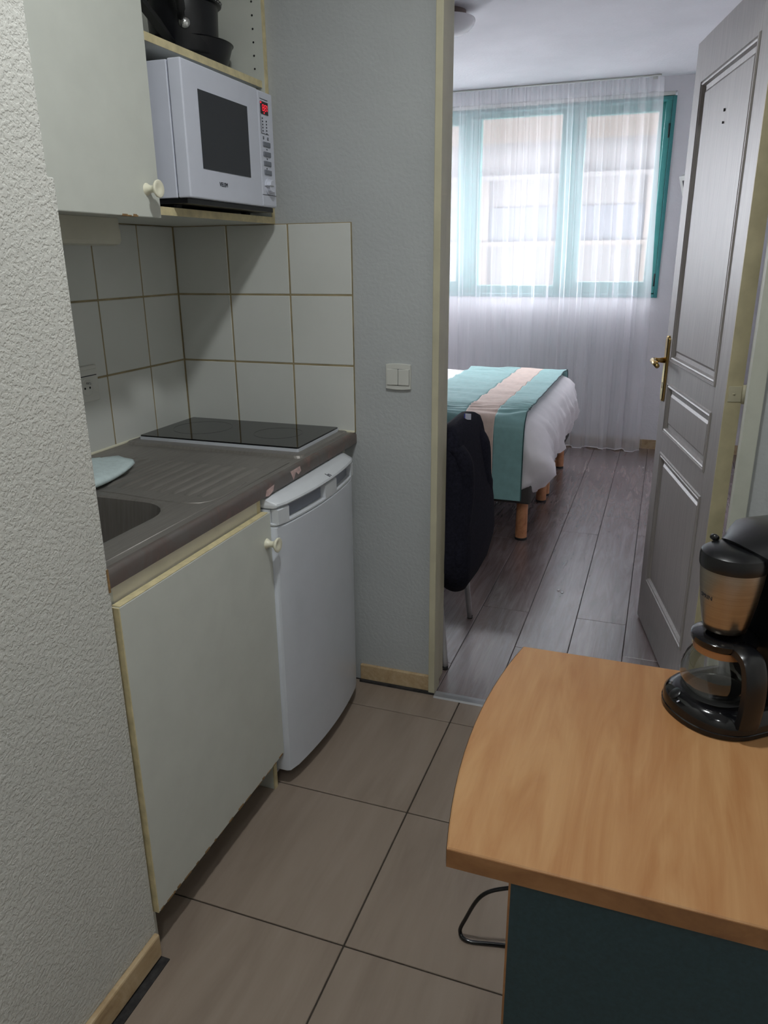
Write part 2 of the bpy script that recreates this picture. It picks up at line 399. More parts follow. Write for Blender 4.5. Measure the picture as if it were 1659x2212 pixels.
# dividing wall: left part, lintel, right part
def wallback():
    bm = nb(); bx(bm, -.1, .838, .0, .10, 0, KZ+.1); bx(bm, 1.70, RX+.1, 0, .10, 0, KZ+.1); bx(bm, .838, 1.70, 0, .10, 2.06, KZ+.1); bx(bm, -3.05, -.1, .0, .10, 0, KZ+.1); return bm
wb = ob('wall_back', wallback(), 'greywall', label='grey painted partition wall with the doorway', cat='wall', kind=ST)
ob('wall_right', box(RX, RX+.1, -3.3, 0, 0, KZ), 'kwall', label='white kitchen wall on the right', cat='wall', kind=ST)
ob('wall_front', box(-.1, RX+.1, -3.4, -3.3, 0, KZ), 'kwall', label='white kitchen wall behind the viewer', cat='wall', kind=ST)
# wall tiles (white) on the back wall and on the left wall
J = .0026
cols = [(0.0, .1858), (.1858, .3904), (.3904, .5914)]; Z1 = 1.2726; T = .204
rows = [(.8685, Z1-T), (Z1-T, Z1), (Z1, 1.4725)]
gb = ob('grout_bed', box(-.01, .5895, -.0094, .001, .8665, 1.472), 'grout', wb)
for a, b in cols:
    for c, d in rows:
        ob('tile', box(a+(J if a else .001), b-J*.9, -.0105, -.004, c+J, d-J, .0012, 1), 'tile', wb)
gl_ = ob('grout_bed', box(-.0122, -.0022, PY-.02, -.008, .8665, 1.472), 'grout', wl)
lc = [-.0115, -.1877, -.3852, -.588, -.79, -.992, -1.155]
for b, a in zip(lc, lc[1:]):
    for c, d in rows:
        ob('tile', box(-.009, -.001, a+J, b-J, c+J, d-J, .0012, 1), 'tile', wl)
def bouncesheet():
    bm = nb(); bx(bm, -2.95, .832, .1003, .106, 0, BZ); bx(bm, 1.712, 2.1, .1003, .106, 0, BZ); bx(bm, .832, 1.712, .1003, .106, 2.065, BZ); return bm
ob('bounce_cut_sheet', bouncesheet(), 'bouncecutpaint', label='added dark sheet on the unseen bedroom side of the partition wall', cat='wall', kind=ST)  # unseen sheet added to cut light bouncing onto the bed side
# baseboards
def skirt(name, bm, label): return ob(name, bm, 'skirt', label=label, cat='baseboard', kind=ST)
bb = nb(); bx(bb, .592, .836, -.013, 0, .006, .062, .003)
skirt('baseboard_back', bb, 'worn wooden baseboard on the partition wall beside the fridge')
ob('trim_2', box(.592, .856, -.022, -.002, -.001, .0075), 'blackgap', label='dirty dark joint under the baseboard beside the doorway', cat='trim', kind=ST)
skirt('baseboard_left', box(PX, PX+.013, -3.29, PY-.004, .006, .064, .004), 'wooden baseboard along the rough plaster wall')
ob('trim_3', box(PX, PX+.030, -3.29, PY-.004, -.001, .0025), 'blackgap', label='dark joint between left baseboard and floor tiles', cat='trim', kind=ST)
# bedroom walls
def farwall():
    bm = nb(); x0, x1, z0, z1 = -2.6, 1.382, 1.092, 2.397
    bx(bm, -3.05, x0, FY, FY+.25, 0, BZ+.1); bx(bm, x1, 2.2, FY, FY+.25, 0, BZ+.1); bx(bm, x0, x1, FY, FY+.25, 0, z0); bx(bm, x0, x1, FY, FY+.25, z1, BZ+.1); return bm
ob('wall_far', farwall(), 'bedwall', label='white bedroom wall with the teal window behind the curtain', cat='wall', kind=ST)
ob('wall_bedroom_left', box(-3.05, -2.95, 0.1, FY, 0, BZ+.1), 'bouncecutpaint', label='unseen bedroom side wall far beyond the bed, dark tone added to cut bounce', cat='wall', kind=ST)
ob('wall_bedroom_right', box(2.1, 2.2, 0.1, FY, 0, BZ+.1), 'bedwall', label='white bedroom wall behind the open door', cat='wall', kind=ST)
bf = root('baseboard_far', (.4, FY, 0), 'beige tiled baseboard under the curtain', 'baseboard', kind=ST)
x = -2.94
while x < 2.09:
    e = min(x+.33, 2.09)
    if x < 1.375 < e: e = 1.375
    ob('tile', box(x+.001, e-.001, FY-.011, FY, .0, .068, .001, 1), 'skirt', bf); x = e
# door frame (metal, cream paint)
fr = root('trim_4', (1.26, 0, 0), 'cream painted door frame of the bedroom doorway', 'door frame', kind=ST)
ob('jamb', box(.836, .8565, -.020, .040, .001, 2.05, .002), 'cream', fr)
ob('jamb', box(.8365, .845, .040, .125, .001, 2.05, .001), 'cream', fr)
ob('jamb', box(1.668, 1.706, -.020, .040, .001, 2.05, .002), 'jambgrey', fr)
ob('jamb', box(1.697, 1.706, .040, .125, .001, 2.05, .001), 'cream', fr)
ob('head', box(.8565, 1.668, -.020, .040, 2.03, 2.062, .002), 'cream', fr)
# window
wn = root('window_1', (.2, FY, 1.092), 'wide teal painted bedroom window behind the sheer curtain', 'window', kind=ST)
WX0, WX1, WZ0, WZ1 = -2.6, 1.382, 1.092, 2.397
def rectframe(x0, x1, z0, z1, w, y0, y1, bev=.004):
    bm = nb(); bx(bm, x0, x0+w, y0, y1, z0, z1, bev); bx(bm, x1-w, x1, y0, y1, z0, z1, bev)
    bx(bm, x0+w, x1-w, y0, y1, z0, z0+w, bev); bx(bm, x0+w, x1-w, y0, y1, z1-w, z1, bev); return bm
ob('casing', rectframe(WX0, WX1, WZ0, WZ1-.028, .024, FY-.012, FY+.20, .003), 'teal_dark', wn)
y0, y1 = FY+.055, FY+.115
ob('outer_frame', rectframe(WX0+.024, WX1-.024, WZ0+.024, WZ1-.024, .03, y0, y1), 'teal', wn)
ob('mullion', box(-.048, .042, y0-.004, y1, WZ0+.05, WZ1-.05, .004), 'teal', wn)
ob('mullion', box(.668, .752, y0-.004, y1, WZ0+.05, WZ1-.05, .004), 'teal', wn)
ob('mullion', box(-.87, -.78, y0-.004, y1, WZ0+.05, WZ1-.05, .004), 'teal', wn); ob('mullion', box(-1.72, -1.63, y0-.004, y1, WZ0+.05, WZ1-.05, .004), 'teal', wn)
ob('roller_box', box(WX0+.026, WX1-.012, FY-.020, FY+.05, WZ1-.026, WZ1-.004, .003), 'white_plastic', wn)
for nm, a, b, c, d, w in (('sash', -2.546, -1.72, 1.146, 2.343, .055), ('sash', -1.63, -.87, 1.146, 2.343, .026), ('sash', -.78, -.048, 1.146, 2.343, .055), ('sash', .042, .668, 1.146, 2.343, .026), ('sash', .752, 1.330, 1.146, 2.343, .052)):
    s_ = ob(nm, rectframe(a, b, c, d, w, y0+.004, y1-.012), 'teal', wn)
    ob('pane', box(a+w-.004, b-w+.004, y0+.028, y0+.034, c+w-.004, d-w+.004), 'pane', s_)
ob('reveal_panel', box(1.318, 1.358, FY+.0, FY+.055, WZ0+.03, WZ1-.03, .003), 'teal', wn)
ob('seal', box(1.3555, 1.3585, FY-.003, FY+.02, WZ0+.03, WZ1-.03), 'tealseal', wn)
for z in (2.12, 1.17): ob('hinge', lathe([(.007, 0), (.007, .085)], (1.353, FY-.006, z), 12), 'tealseal', wn, True)
# door (opened into the bedroom)
DA = Vector((1.4654, .8119, 0)); TH = .2169
Dd = Vector((math.sin(TH), -math.cos(TH), 0)); Db = Vector((math.cos(TH), math.sin(TH), 0))
def D(s, t, z): return DA+Dd*s+Db*t+Vector((0, 0, z))
def dbox(s0, s1, t0, t1, z0, z1, bev=0, bm=None):
    bm2 = box(s0, s1, t0, t1, z0, z1, bev)
    for v in bm2.verts: v.co = D(v.co.x, v.co.y, v.co.z)
    return bm2
DW, DZ = .742, 2.012
dr = root('door_1', D(DW, 0, 0), 'grey white panelled door standing open into the bedroom', 'door', kind=ST)
panels = [(.094, .640, 1.022, 1.894), (.090, .634, .772, .952), (.090, .630, .190, .702)]
ob('stile', dbox(0, .090, 0, .04, .008, DZ, .001), 'doorpaint', dr)
ob('stile', dbox(.640, DW-.003, 0, .04, .008, DZ, .001), 'doorpaint', dr)
zz = [.008, .190, .702, .772, .952, 1.022, 1.894, DZ]
for a, b in ((.008, .190), (.702, .772), (.952, 1.022), (1.894, DZ)):
    ob('rail', dbox(.090, .640, 0, .04, a, b), 'doorpaint', dr)
for s0, s1, z0, z1 in panels:
    s0, s1 = .090, .640
    prof = [(0, 0), (.003, -.004), (.008, -.004), (.010, -.001), (.014, -.003), (.018, -.001), (.022, .008), (.036, .009), (.044, .004)]
    loops = []
    for ins, t in prof:
        loops.append([D(s0+ins, t, z0+ins), D(s1-ins, t, z0+ins), D(s1-ins, t, z1-ins), D(s0+ins, t, z1-ins)])
    bm = nb(); loft(bm, loops, True, False, True)
    loft(bm, [[D(s0, t, z0), D(s1, t, z0), D(s1, t, z1), D(s0, t, z1)] for t in (.001, .039)], True, False, True)
    ob('panel', bm, 'doorpaint', dr)
ob('edge_strip', dbox(DW-.003, DW, 0, .042, .008, DZ), 'cream_edge', dr)
for z in (1.0, 1.80, .25):
    h = ob('hinge', dbox(DW, DW+.0022, .006, .040, z, z+.042, .001), 'cream', dr)
    ob('screw', lathe([(.004, 0), (.0035, .0015), (.0, .0016)], D(DW+.002, .020, z+.021), 10, cap=False), 'cream', h)
    ob('hinge_pin', lathe([(.006, 0), (.006, .05)], D(DW+.004, .046, z-.004), 10), 'cream', h, True)
hp = root('door_handle', (0, 0, 0), None, None); hp.parent = dr; hp.location = D(.042, 0, 1.0)-dr.location
def dl(loop): return [D(*p) for p in loop]
L0 = rrect(.040, .9915, .017, .116, .016, 0)
plate = nb(); loft(plate, [[D(p.x, t, p.y) for p in L0] for t in (0.0, -.006)] + [[D(.040+(p.x-.040)*.8, -.009, .9915+(p.y-.9915)*.96) for p in L0]], True, True, True)
ob('handle_plate', plate, 'brass', hp)
ob('lever', tube([D(.040, -.006, 1.022), D(.040, -.03, 1.022), D(.042, -.046, 1.022), D(.055, -.053, 1.022), D(.10, -.055, 1.020), D(.14, -.054, 1.014)], [.011, .008, .010, .010, .009, .008], 12), 'brass', hp, True)
ob('keyhole', dbox(.036, .044, -.0095, -.0088, .922, .944), 'matblack', hp)
ob('screw_hole', dbox(.380, .383, -.0, .0041, 1.758, 1.766), 'matblack', dr); ob('screw_hole', dbox(.380, .383, 0, .0041, 1.727, 1.733), 'matblack', dr)

# ================================================================== KITCHEN
# ---- lower cabinet
cb = root('base_cabinet', (.3, -.88, 0), 'white base cabinet with one door under the sink', 'cabinet')
ob('side_panel', box(.03, .578, -1.152, -1.136, .0, .828), 'cab', cb)
sp = ob('side_panel', box(.03, .575, -.613, -.597, .0, .828), 'cab', cb)
ob('edge_band', box(.575, .5785, -.613, -.597, .0, .828), 'edge', sp)
ob('bottom_panel', box(.03, .56, -1.136, -.613, .13, .146), 'cab', cb)
ob('front_rail', box(.560, .578, -1.136, -.613, .775, .829), 'railcream', cb)
dm = nb(); bx(dm, .582, .600, -1.149, -.5895, .108, .795, .002)
dc = ob('door', dm, 'cab', cb)
ob('edge_band', box(.5822, .5998, -1.1515, -1.1485, .108, .794, .0005), 'edge', dc)
ob('edge_band', box(.5825, .5995, -1.148, -.60, .7945, .797, .001), 'edge', dc)
bmc = nb(); random.seed(3)
yy = -1.145
while yy < -.60:
    w_ = random.uniform(.006, .03); bx(bmc, .592, .6006, yy, yy+w_, .108, .108+random.uniform(.001, .006)); yy += w_+random.uniform(.0, .03)
ob('chipped_edge', bmc, 'chip', dc, kind='stuff')
def knob(x, y, z, parent): return ob('knob', lathe([(.013, 0), (.011, .003), (.0075, .010), (.0075, .018), (.012, .023), (.0175, .028), (.0185, .0315), (.0165, .033), (.009, .0305), (.0, .0295)], (x, y, z), 28, axis='x', cap=False), 'knob', parent, True)
knob(.600, -.615, .722, dc)
# ---- countertop with sink
ct = root('sink_worktop', (.3, -.58, .83), 'stainless steel worktop with drainer and sink along the left wall', 'worktop')
ZC = .8665
def top_sheet():
    bm = nb(); hx = (.12, .487); hy = (-1.140, -.800)
    cx, cy, a, b = (hx[0]+hx[1])/2, (hy[0]+hy[1])/2, (hx[1]-hx[0])/2, (hy[1]-hy[0])/2
    n = 6; hole = rrect(cx, cy, a, b, .085, ZC-.003, n); rim = rrect(cx, cy, a+.012, b+.006, .092, ZC+.0005, n); low = rrect(cx, cy, a-.02, b-.02, .08, ZC-.14, n); inner = rrect(cx, cy, a-.10, b-.10, .06, ZC-.150, n)
    outer = []
    X0, X1, Y0, Y1 = -.001, .578, PY+.0005, -.75
    for p in rim:
        d = p-Vector((cx, cy, p.z)); k = 1e9
        if d.x > 1e-6: k = min(k, (X1-cx)/d.x)
        if d.x < -1e-6: k = min(k, (X0-cx)/d.x)
        if d.y > 1e-6: k = min(k, (Y1-cy)/d.y)
        if d.y < -1e-6: k = min(k, (Y0-cy)/d.y)
        outer.append(Vector((cx+d.x*k, cy+d.y*k, ZC)))
    loft(bm, [inner, low, hole, rim, outer], True, True, False)
    # the four corners
    C = [Vector((X1, Y1, ZC)), Vector((X0, Y1, ZC)), Vector((X0, Y0, ZC)), Vector((X1, Y0, ZC))]
    m = len(outer)
    for i in range(m):
        p, q = outer[i], outer[(i+1) % m]
        if abs(p.x-q.x) > 1e-5 and abs(p.y-q.y) > 1e-5:
            for c in C:
                if (abs(c.x-p.x) < 1e-4 or abs(c.y-p.y) < 1e-4) and (abs(c.x-q.x) < 1e-4 or abs(c.y-q.y) < 1e-4):
                    bm.faces.new([bm.verts.new(v) for v in (p, c, q)])
    bm.faces.new([bm.verts.new(v) for v in ((X0, -.75, ZC), (X1, -.75, ZC), (X1, -.0108, ZC), (X0, -.0108, ZC))])
    bmesh.ops.remove_doubles(bm, verts=bm.verts[:], dist=1e-5)
    return bm
ob('steel_top', top_sheet(), 'steel', ct)
prof = [(.577, ZC), (.584, ZC-.0005), (.589, ZC-.004), (.5912, ZC-.010), (.5912, ZC-.034), (.588, ZC-.0365), (.56, ZC-.0365)]
ed = ob('front_edge', loft(nb(), [[(x, y, z) for x, z in prof] for y in (PY+.0005, -.0005)], False, True, True), 'foil', ct, True, angle=50)
def patch(pts):
    bm = nb(); a = [bm.verts.new((.5916, y, z)) for y, z in pts]; b = [bm.verts.new((.5900, y, z)) for y, z in pts]; n = len(pts)
    bm.faces.new(a); bm.faces.new(b[::-1])
    for i in range(n): bm.faces.new((a[i], a[(i+1) % n], b[(i+1) % n], b[i]))
    return bm
zt = ZC-.008
ob('peeled_patch', patch([(-.455, zt), (-.40, zt+.001), (-.395, zt-.012), (-.41, zt-.018), (-.425, zt-.008), (-.44, zt-.026), (-.448, zt-.012)]), 'peel', ed)
ob('peeled_patch', patch([(-.585, zt-.012), (-.545, zt-.008), (-.552, zt-.022), (-.575, zt-.029), (-.59, zt-.026)]), 'peel', ed)
ob('backer', box(.0, .559, -.76, -.0115, ZC-.036, ZC-.004), 'chip', ct)
# drainer ribs
nr = 11
for i in range(nr):
    x = .135+i*(.505-.135)/(nr-1); y0_, y1_ = -.475-.02*(i % 2)+.0*i, -.735
    y0_ = -.478+.0*i
    L = [[(x-.010, y, ZC-.0002), (x-.006, y, ZC+.0042*h), (x+.002, y, ZC+.0052*h), (x+.006, y, ZC+.0030*h), (x+.010, y, ZC-.0002)] for y, h in ((y1_, .05), (y1_+.03, 1), (y0_-.03, 1), (y0_, .05))]
    ob('drainer_rib', loft(nb(), L, False), 'steel', ct, True)
ob('pressed_step', tube(smooth_path([(.09, -.50, ZC), (.10, -.75, ZC), (.30, -.770, ZC), (.53, -.775, ZC), (.545, -.60, ZC)], 6), .0022, 6), 'steel', ct, True)
ob('pressed_step', tube([(.560, -1.15, ZC), (.560, -.40, ZC)], .0018, 6), 'steel', ct, True)
ob('waste_plug', lathe([(.001, .003), (.022, .003), (.030, .001), (.033, -.001)], (.303, -.98, ZC-.149), 24, cap=False), 'chrome', ct, True)
ob('sealant_joint', box(.001, .59, -.0145, -.0102, ZC-.001, ZC+.006, .002), 'knob', ct)
ob('sealant_joint', box(-.002, .0035, PY+.01, -.012, ZC-.001, ZC+.006, .002), 'knob', ct)
ob('end_cap', box(.578, .5925, PY-.004, PY+.0005, ZC-.040, ZC+.003), 'chip', ct)
# ---- hob
hb = root('ceramic_hob', (.27, -.16, ZC), 'black glass two plate hob set in the steel worktop', 'hob')
ob('pressed_surround', loft(nb(), [rrect(.288, -.184, .268+a, .158+b, .02, ZC+z, 4) for a, b, z in ((.018, .014, .0), (.014, .010, .006), (.008, .004, .0065), (.002, -.002, .003))], True, False, True), 'steel', hb)
ob('white_frame', loft(nb(), [rrect(.277, -.158, .262, .143, .006, ZC+z, 3) for z in (.003, .0115)], True, True, True), 'enamel', hb)
hgl = ob('glass_top', loft(nb(), [rrect(.277, -.158, .260-i, .1405-i, .005, ZC+z, 3) for i, z in ((0, .0117), (0, .0148), (.001, .0155))], True, True, True), 'glass_hob', hb)
for cx_, r_ in ((.14, .09), (.40, .073)):
    ob('cooking_zone_ring', lathe([(r_, 0), (r_, .0003), (r_-.0012, .0003), (r_-.0012, 0)], (cx_, -.15, ZC+.0155), 48, cap=False), plain('faint_ring_print', rgb(24, 24, 27), .1) if cx_ < .2 else 'ink' and bpy.data.materials['faint_ring_print'], hgl)
# ---- fridge
fg = root('small_fridge', (.3, -.35, 0), 'white under counter fridge between the base cabinet and the wall', 'fridge')
FY0, FY1, FX, BUL = -.588, -.100, .618, .022
def fx(y, x=FX):
    t = (y-(FY0+FY1)/2)/((FY1-FY0)/2); return x+BUL*(1-t*t)
def fplan(xb, xf, z, n=14, ins=0, r=.012):
    ys = [FY0+ins+(FY1-FY0-2*ins)*i/n for i in range(n+1)]
    L = [Vector((xb, FY0+ins, z)), Vector((xf-r, FY0+ins, z))]
    L += [Vector((fx(y, xf)-(0 if 0 < i < n else r*.35), y+(r*.35 if i == 0 else -r*.35 if i == n else 0), z)) for i, y in enumerate(ys)]
    L += [Vector((xf-r, FY1-ins, z)), Vector((xb, FY1-ins, z))]
    return L
ob('body', box(.02, .565, FY0+.006, FY1+.005, .02, .796, .004), 'enamel', fg)
for y in (FY0+.05, FY1-.05):
    for x in (.08, .52): ob('foot', lathe([(.016, 0), (.016, .022)], (x, y, 0), 16), 'black', fg, True)
ob('door', loft(nb(), [fplan(.570, FX-a, z, ins=i) for a, z, i in ((.006, .046, .004), (0, .050, 0), (0, .752, 0), (.003, .755, .001))], True, True, True), 'enamel', fg, True, angle=35)
band = ob('door_grip_band', loft(nb(), [fplan(.570, FX-a, z, ins=i) for a, z, i in ((.004, .756, .001), (0, .758, 0), (0, .762, 0), (.016, .764, 0), (.016, .798, 0))], True, True, True), 'enamel_top', fg, True, angle=35)
def grip_block(y0, y1, z0, z1):
    n = 8; ys = [y0+(y1-y0)*i/n for i in range(n+1)]
    L = []
    for y in ys: L.append([(fx(y)-.018, y, z0), (fx(y)+.0002, y, z0), (fx(y)+.0002, y, z1-.002), (fx(y)-.003, y, z1), (fx(y)-.018, y, z1)])
    return loft(nb(), L, True, True, True)
for a, b in ((FY0+.004, -.540), (-.352, -.272), (-.130, FY1-.004)): ob('grip_rib', grip_block(a, b, .761, .799), 'enamel_top', band, True, angle=35)
def recess(y0, y1):
    n = 8; ys = [y0+(y1-y0)*i/n for i in range(n+1)]
    return loft(nb(), [[(fx(y)-.0155, y, .765), (fx(y)-.0145, y, .765), (fx(y)-.0145, y, .797), (fx(y)-.0155, y, .797)] for y in ys], True, True, True)
for a, b in ((-.539, -.353), (-.271, -.131)): ob('grip_recess', recess(a, b), 'grip', band)
lid = ob('top_panel', loft(nb(), [fplan(.03, FX-a, z, ins=i) for a, z, i in ((.010, .800, .003), (0.0, .803, 0), (-.004, .808, 0), (-.002, .813, 0), (.020, .8235, 0), (.034, .8265, .001))], True, True, True), 'enamel_top', fg, True, angle=40)
tb = text_bm('ln', .024, .0004); ang = math.atan2(.0105, .022)
place(tb, (fx(-.315)-.0055, -.315, .8170), (0, 1, 0), (-.90, 0, .43)); ob('logo', tb, 'ink', lid)
ob('filler_panel', box(.02, .552, -.022, -.003, .0, .829), 'cab', ct if False else fg)
# ---- upper cabinet
uc = root('wall_cabinet', (.18, -.58, 1.465), 'white wall cabinet with one door and an open shelf compartment', 'cabinet')
UZ = 2.22
ob('back_panel', box(.0, .008, -1.153, -.002, 1.49, UZ), 'cab', uc)
def panel_edge(nm, x0, x1, y0, y1, z0, z1, axis='x'):
    p = ob(nm, box(x0, x1-.002, y0, y1, z0, z1), 'cab', uc); ob('edge_band', box(x1-.002, x1, y0, y1, z0, z1), 'edge', p); return p
panel_edge('bottom_panel', .008, .348, -1.153, -.002, 1.472, 1.490)
panel_edge('top_panel', .008, .348, -1.153, -.002, UZ, UZ+.018)
panel_edge('side_panel', .008, .348, -1.153, -1.136, 1.490, UZ)
panel_edge('side_panel', .008, .340, -.600, -.583, 1.490, UZ)
rs = panel_edge('side_panel', .008, .348, -.018, -.001, 1.490, UZ)
panel_edge('shelf', .008, .338, -.583, -.019, 1.824, 1.841)
hole = mesh('peg_hole', lathe([(.0027, 0), (.0027, .0006)], (0, 0, 0), 10, axis='y'), 'matblack')
for i in range(11):
    inst('peg_hole', hole, (.318, -.0188, 1.872+i*.032), rs)
    inst('peg_hole', hole, (.06, -.0188, 1.872+i*.032), rs)
ud = ob('door', box(.350, .367, -1.151, -.584, 1.463, UZ+.01, .002), 'cab', uc)
knob(.367, -.628, 1.520, ud)
bmc = nb()
for a, b, h in ((-.72, -.703, .004), (-.703, -.69, .0025), (-.684, -.672, .005), (-.672, -.668, .003)): bx(bmc, .352, .3676, a, b, 1.4628, 1.4628+h)
ob('chipped_edge', bmc, 'chip', ud, kind='stuff')
# ---- under cabinet light
ul = root('under_cabinet_light', (.14, -.78, 1.41), 'yellowed strip light fixed under the white wall cabinet', 'light')
ob('housing', loft(nb(), [rrect(.145, -.80, .034, .318, .02, z, 4) for z in (1.447, 1.4715)], True, True, True), 'hood', ul)
ob('diffuser', loft(nb(), [rrect(.145, -.80, .034-a, .320-a, .018, z, 4) for a, z in ((.012, 1.409), (.003, 1.412), (0, 1.420), (0, 1.447))], True, True, True), 'hood', ul)
# ---- microwave
mw = root('microwave', (.22, -.3, 1.49), 'white microwave with dark window and red clock in the wall cabinet', 'microwave')
MX, MY, MT, MWW, MH, MB = .4035, -.515, -.016, .440, .2835, 1.510
ed_ = Vector((math.sin(MT), math.cos(MT), 0)); en = Vector((math.cos(MT), -math.sin(MT), 0))
def Mp(a, b, z): return Vector((MX, MY, MB))+ed_*a+en*b+Vector((0, 0, z))   # a along the width, b outward, z up
def mbox(a0, a1, b0, b1, z0, z1, bev=0):
    bm = box(a0, a1, b0, b1, z0, z1, bev)
    for v in bm.verts: v.co = Mp(v.co.x, v.co.y, v.co.z)
    return bm
ob('body', mbox(0, MWW-.002, -.33, -.0365, .0, MH-.002, .002), 'mw', mw)
ob('base', mbox(.004, MWW-.006, -.32, -.012, -.012, -.0003, .001), 'black', mw)
for a in (.05, MWW-.05):
    for b in (-.29, -.075): ob('foot', lathe([(.012, 0), (.014, .0085)], Mp(a, b, -.0205), 14), 'matblack', mw)
md = ob('door', mbox(0, .353, -.034, 0, .0, MH, .003), 'mw', mw)
ob('window', mbox(.062, .292, -.002, .0012, .066, .232, .0005), 'mwglass', md)
ob('hinge_notch', mbox(.004, .022, -.0365, -.012, -.0005, .010), 'matblack', md)
mc = ob('control_panel', mbox(.3545, MWW, -.034, -.001, .0, MH, .005), 'mw', mw)
ob('display', mbox(.368, .410, -.003, .0005, .228, .258), 'led_off', mc)
sg = nb()
def seg(a, z, w, h):
    b2 = mbox(a, a+w, 0, .0009, z, z+h)
    m_ = bpy.data.meshes.new('x'); b2.to_mesh(m_); b2.free(); sg.from_mesh(m_); bpy.data.meshes.remove(m_)
for a0 in (.378, .3905):
    for z in (.2355, .2425, .2495): seg(a0, z, .007, .0016)
    for dz in (.2372, .2442):
        seg(a0-.0014, dz, .0014, .005); seg(a0+.007, dz, .0014, .005)
seg(.4045, .237, .0014, .0055); seg(.4045, .244, .0014, .0055); seg(.401, .2495, .004, .0016)
seg(.368, .2525, .004, .004); seg(.384, .2295, .0035, .0035)
ob('display_digits', sg, 'led', mc)
for i, z in enumerate((.150, .126, .103, .081)): ob('button', mbox(.372, .412, -.002, .0022, z, z+.012, .0015), 'btn', mc)
mk = nb()
def mark(a, z, w, h):
    b2 = mbox(a, a+w, -.0006, .0003-.001+.0008, z, z+h); m_ = bpy.data.meshes.new('x'); b2.to_mesh(m_); b2.free(); mk.from_mesh(m_); bpy.data.meshes.remove(m_)
mark(.366, .263, .044, .0012); mark(.366, .181, .0010, .045); mark(.366, .181, .042, .0010)
for i in range(5): mark(.374, .216-i*.0075, .004, .0035); mark(.396, .211-i*.0075, .004, .0035)
for z in (.168, .172): mark(.374, z, .006, .002); mark(.398, z, .008, .002)
mark(.39, .119, .004, .003); mark(.386, .095, .004, .003); mark(.39, .143, .006, .002)
mark(.3555, .030, .083, .0010)
ob('printed_marks', mk, 'ink', mc, kind='stuff')
kb = nb()
lathe([(.021, 0), (.0205, .004), (.0175, .005), (.0170, .014), (.0150, .016), (0, .016)], (0, 0, 0), 28, kb, 'x', False)
for v in kb.verts: v.co = Mp(.392+v.co.y, v.co.x-.002, .052+v.co.z)
kn = ob('dial_knob', kb, 'mw', mc, True, angle=40)
ob('dial_ring', mbox(.369, .392, .0004, .0155, .0515, .0535), 'chrome', kn)
tb = text_bm('VELEM', .0135); place(tb, Mp(.150, .0006, .0375), ed_, (0, 0, 1)); ob('brand_lettering', tb, 'ink', md)
# ---- pans on the shelf
SZ = 1.841
def pan_mesh(r0_, r1, h, cx, cy, z, t=.003):
    return lathe([(.0, 0), (r0_*.96, 0), (r0_, .004), (r1, h), (r1+.003, h+.001), (r1, h+.003), (r1-t, h), (r0_-t, .006), (0, .005)], (cx, cy, z), 48, cap=False)
fpn = root('frying_pan', (.215, -.150, SZ), 'black frying pan at the bottom of the stack on the open shelf', 'pan')
PCX, PCY = .187, -.138
ob('pan_body', pan_mesh(.094, .116, .072, PCX, PCY, SZ), 'panblack', fpn, True, angle=50)
def flat_handle(pts, w, t):
    P = smooth_path(pts, 6); loops = []
    for i, p in enumerate(P):
        d = (P[min(i+1, len(P)-1)]-P[max(i-1, 0)]).normalized(); sd = d.cross(Vector((0, 0, 1))).normalized(); n_ = sd.cross(d)
        f_ = i/(len(P)-1); ww = w*(.62+.38*min(1, f_*2)); loops.append([p+sd*ww*a_+n_*t*b_ for a_, b_ in ((-1, 0), (-.7, .8), (.7, .8), (1, 0), (.7, -.8), (-.7, -.8))])
    return loft(nb(), loops, True, True, True)
ob('pan_handle', flat_handle([(.212, -.246, SZ+.050), (.224, -.30, SZ+.064), (.240, -.375, SZ+.084), (.258, -.46, SZ+.104)], .015, .008), 'handle', fpn, True, angle=45)
ob('rivet', lathe([(.010, 0), (.009, .003), (.004, .005), (0, .0055)], (.222, -.243, SZ+.043), 14, axis='x', cap=False), 'chrome', fpn, True)
spn = root('saucepan', (.20, -.17, SZ+.034), 'black saucepan standing in the frying pan on the shelf', 'saucepan')
QX, QY = .198, -.170
ob('pan_body', pan_mesh(.086, .0905, .115, QX, QY, SZ+.036), 'panblack', spn, True, angle=50)
ob('pan_handle', tube(smooth_path([(QX+.046, QY-.078, SZ+.106), (QX+.058, QY-.098, SZ+.118), (QX+.072, QY-.125, SZ+.155), (QX+.095, QY-.17, SZ+.235)], 6), [.009]*6+[.012]*6+[.014]*7, 10), 'handle', spn, True)
pm = lathe([(.014, 0), (.013, .003), (.007, .006), (0, .0065)], (0, 0, 0), 20, cap=False)
bmesh.ops.transform(pm, matrix=Matrix.Translation((QX+.0515, QY-.0745, SZ+.096)) @ Vector((.54, -.84, 0)).to_track_quat('Z', 'Y').to_matrix().to_4x4(), verts=pm.verts[:])
ob('handle_plate', pm, 'chrome', spn, True)
cl = root('colander', (.20, -.17, SZ+.10), 'black speckled colander nested in the saucepan on the shelf', 'colander')
ob('bowl', lathe([(.0, .02), (.055, .022), (.075, .04), (.083, .073), (.099, .0765), (.102, .083), (.0955, .083), (.082, .078), (.058, .027), (0, .025)], (QX, QY, SZ+.078), 40, cap=False), 'panblack', cl, True, angle=50)
rim = nb()
for i in range(40):
    a = math.radians(-115+i*5.2+random.uniform(-1.5, 1.5))
    for k in range(2):
        c_ = Vector((QX+.1005*math.cos(a+.05*k), QY+.1005*math.sin(a+.05*k), SZ+.1565+.0035*k))
        bmesh.ops.create_icosphere(rim, subdivisions=1, radius=.0013, matrix=Matrix.Translation(c_))
ob('speckles', rim, 'greymetal', cl, kind='stuff')
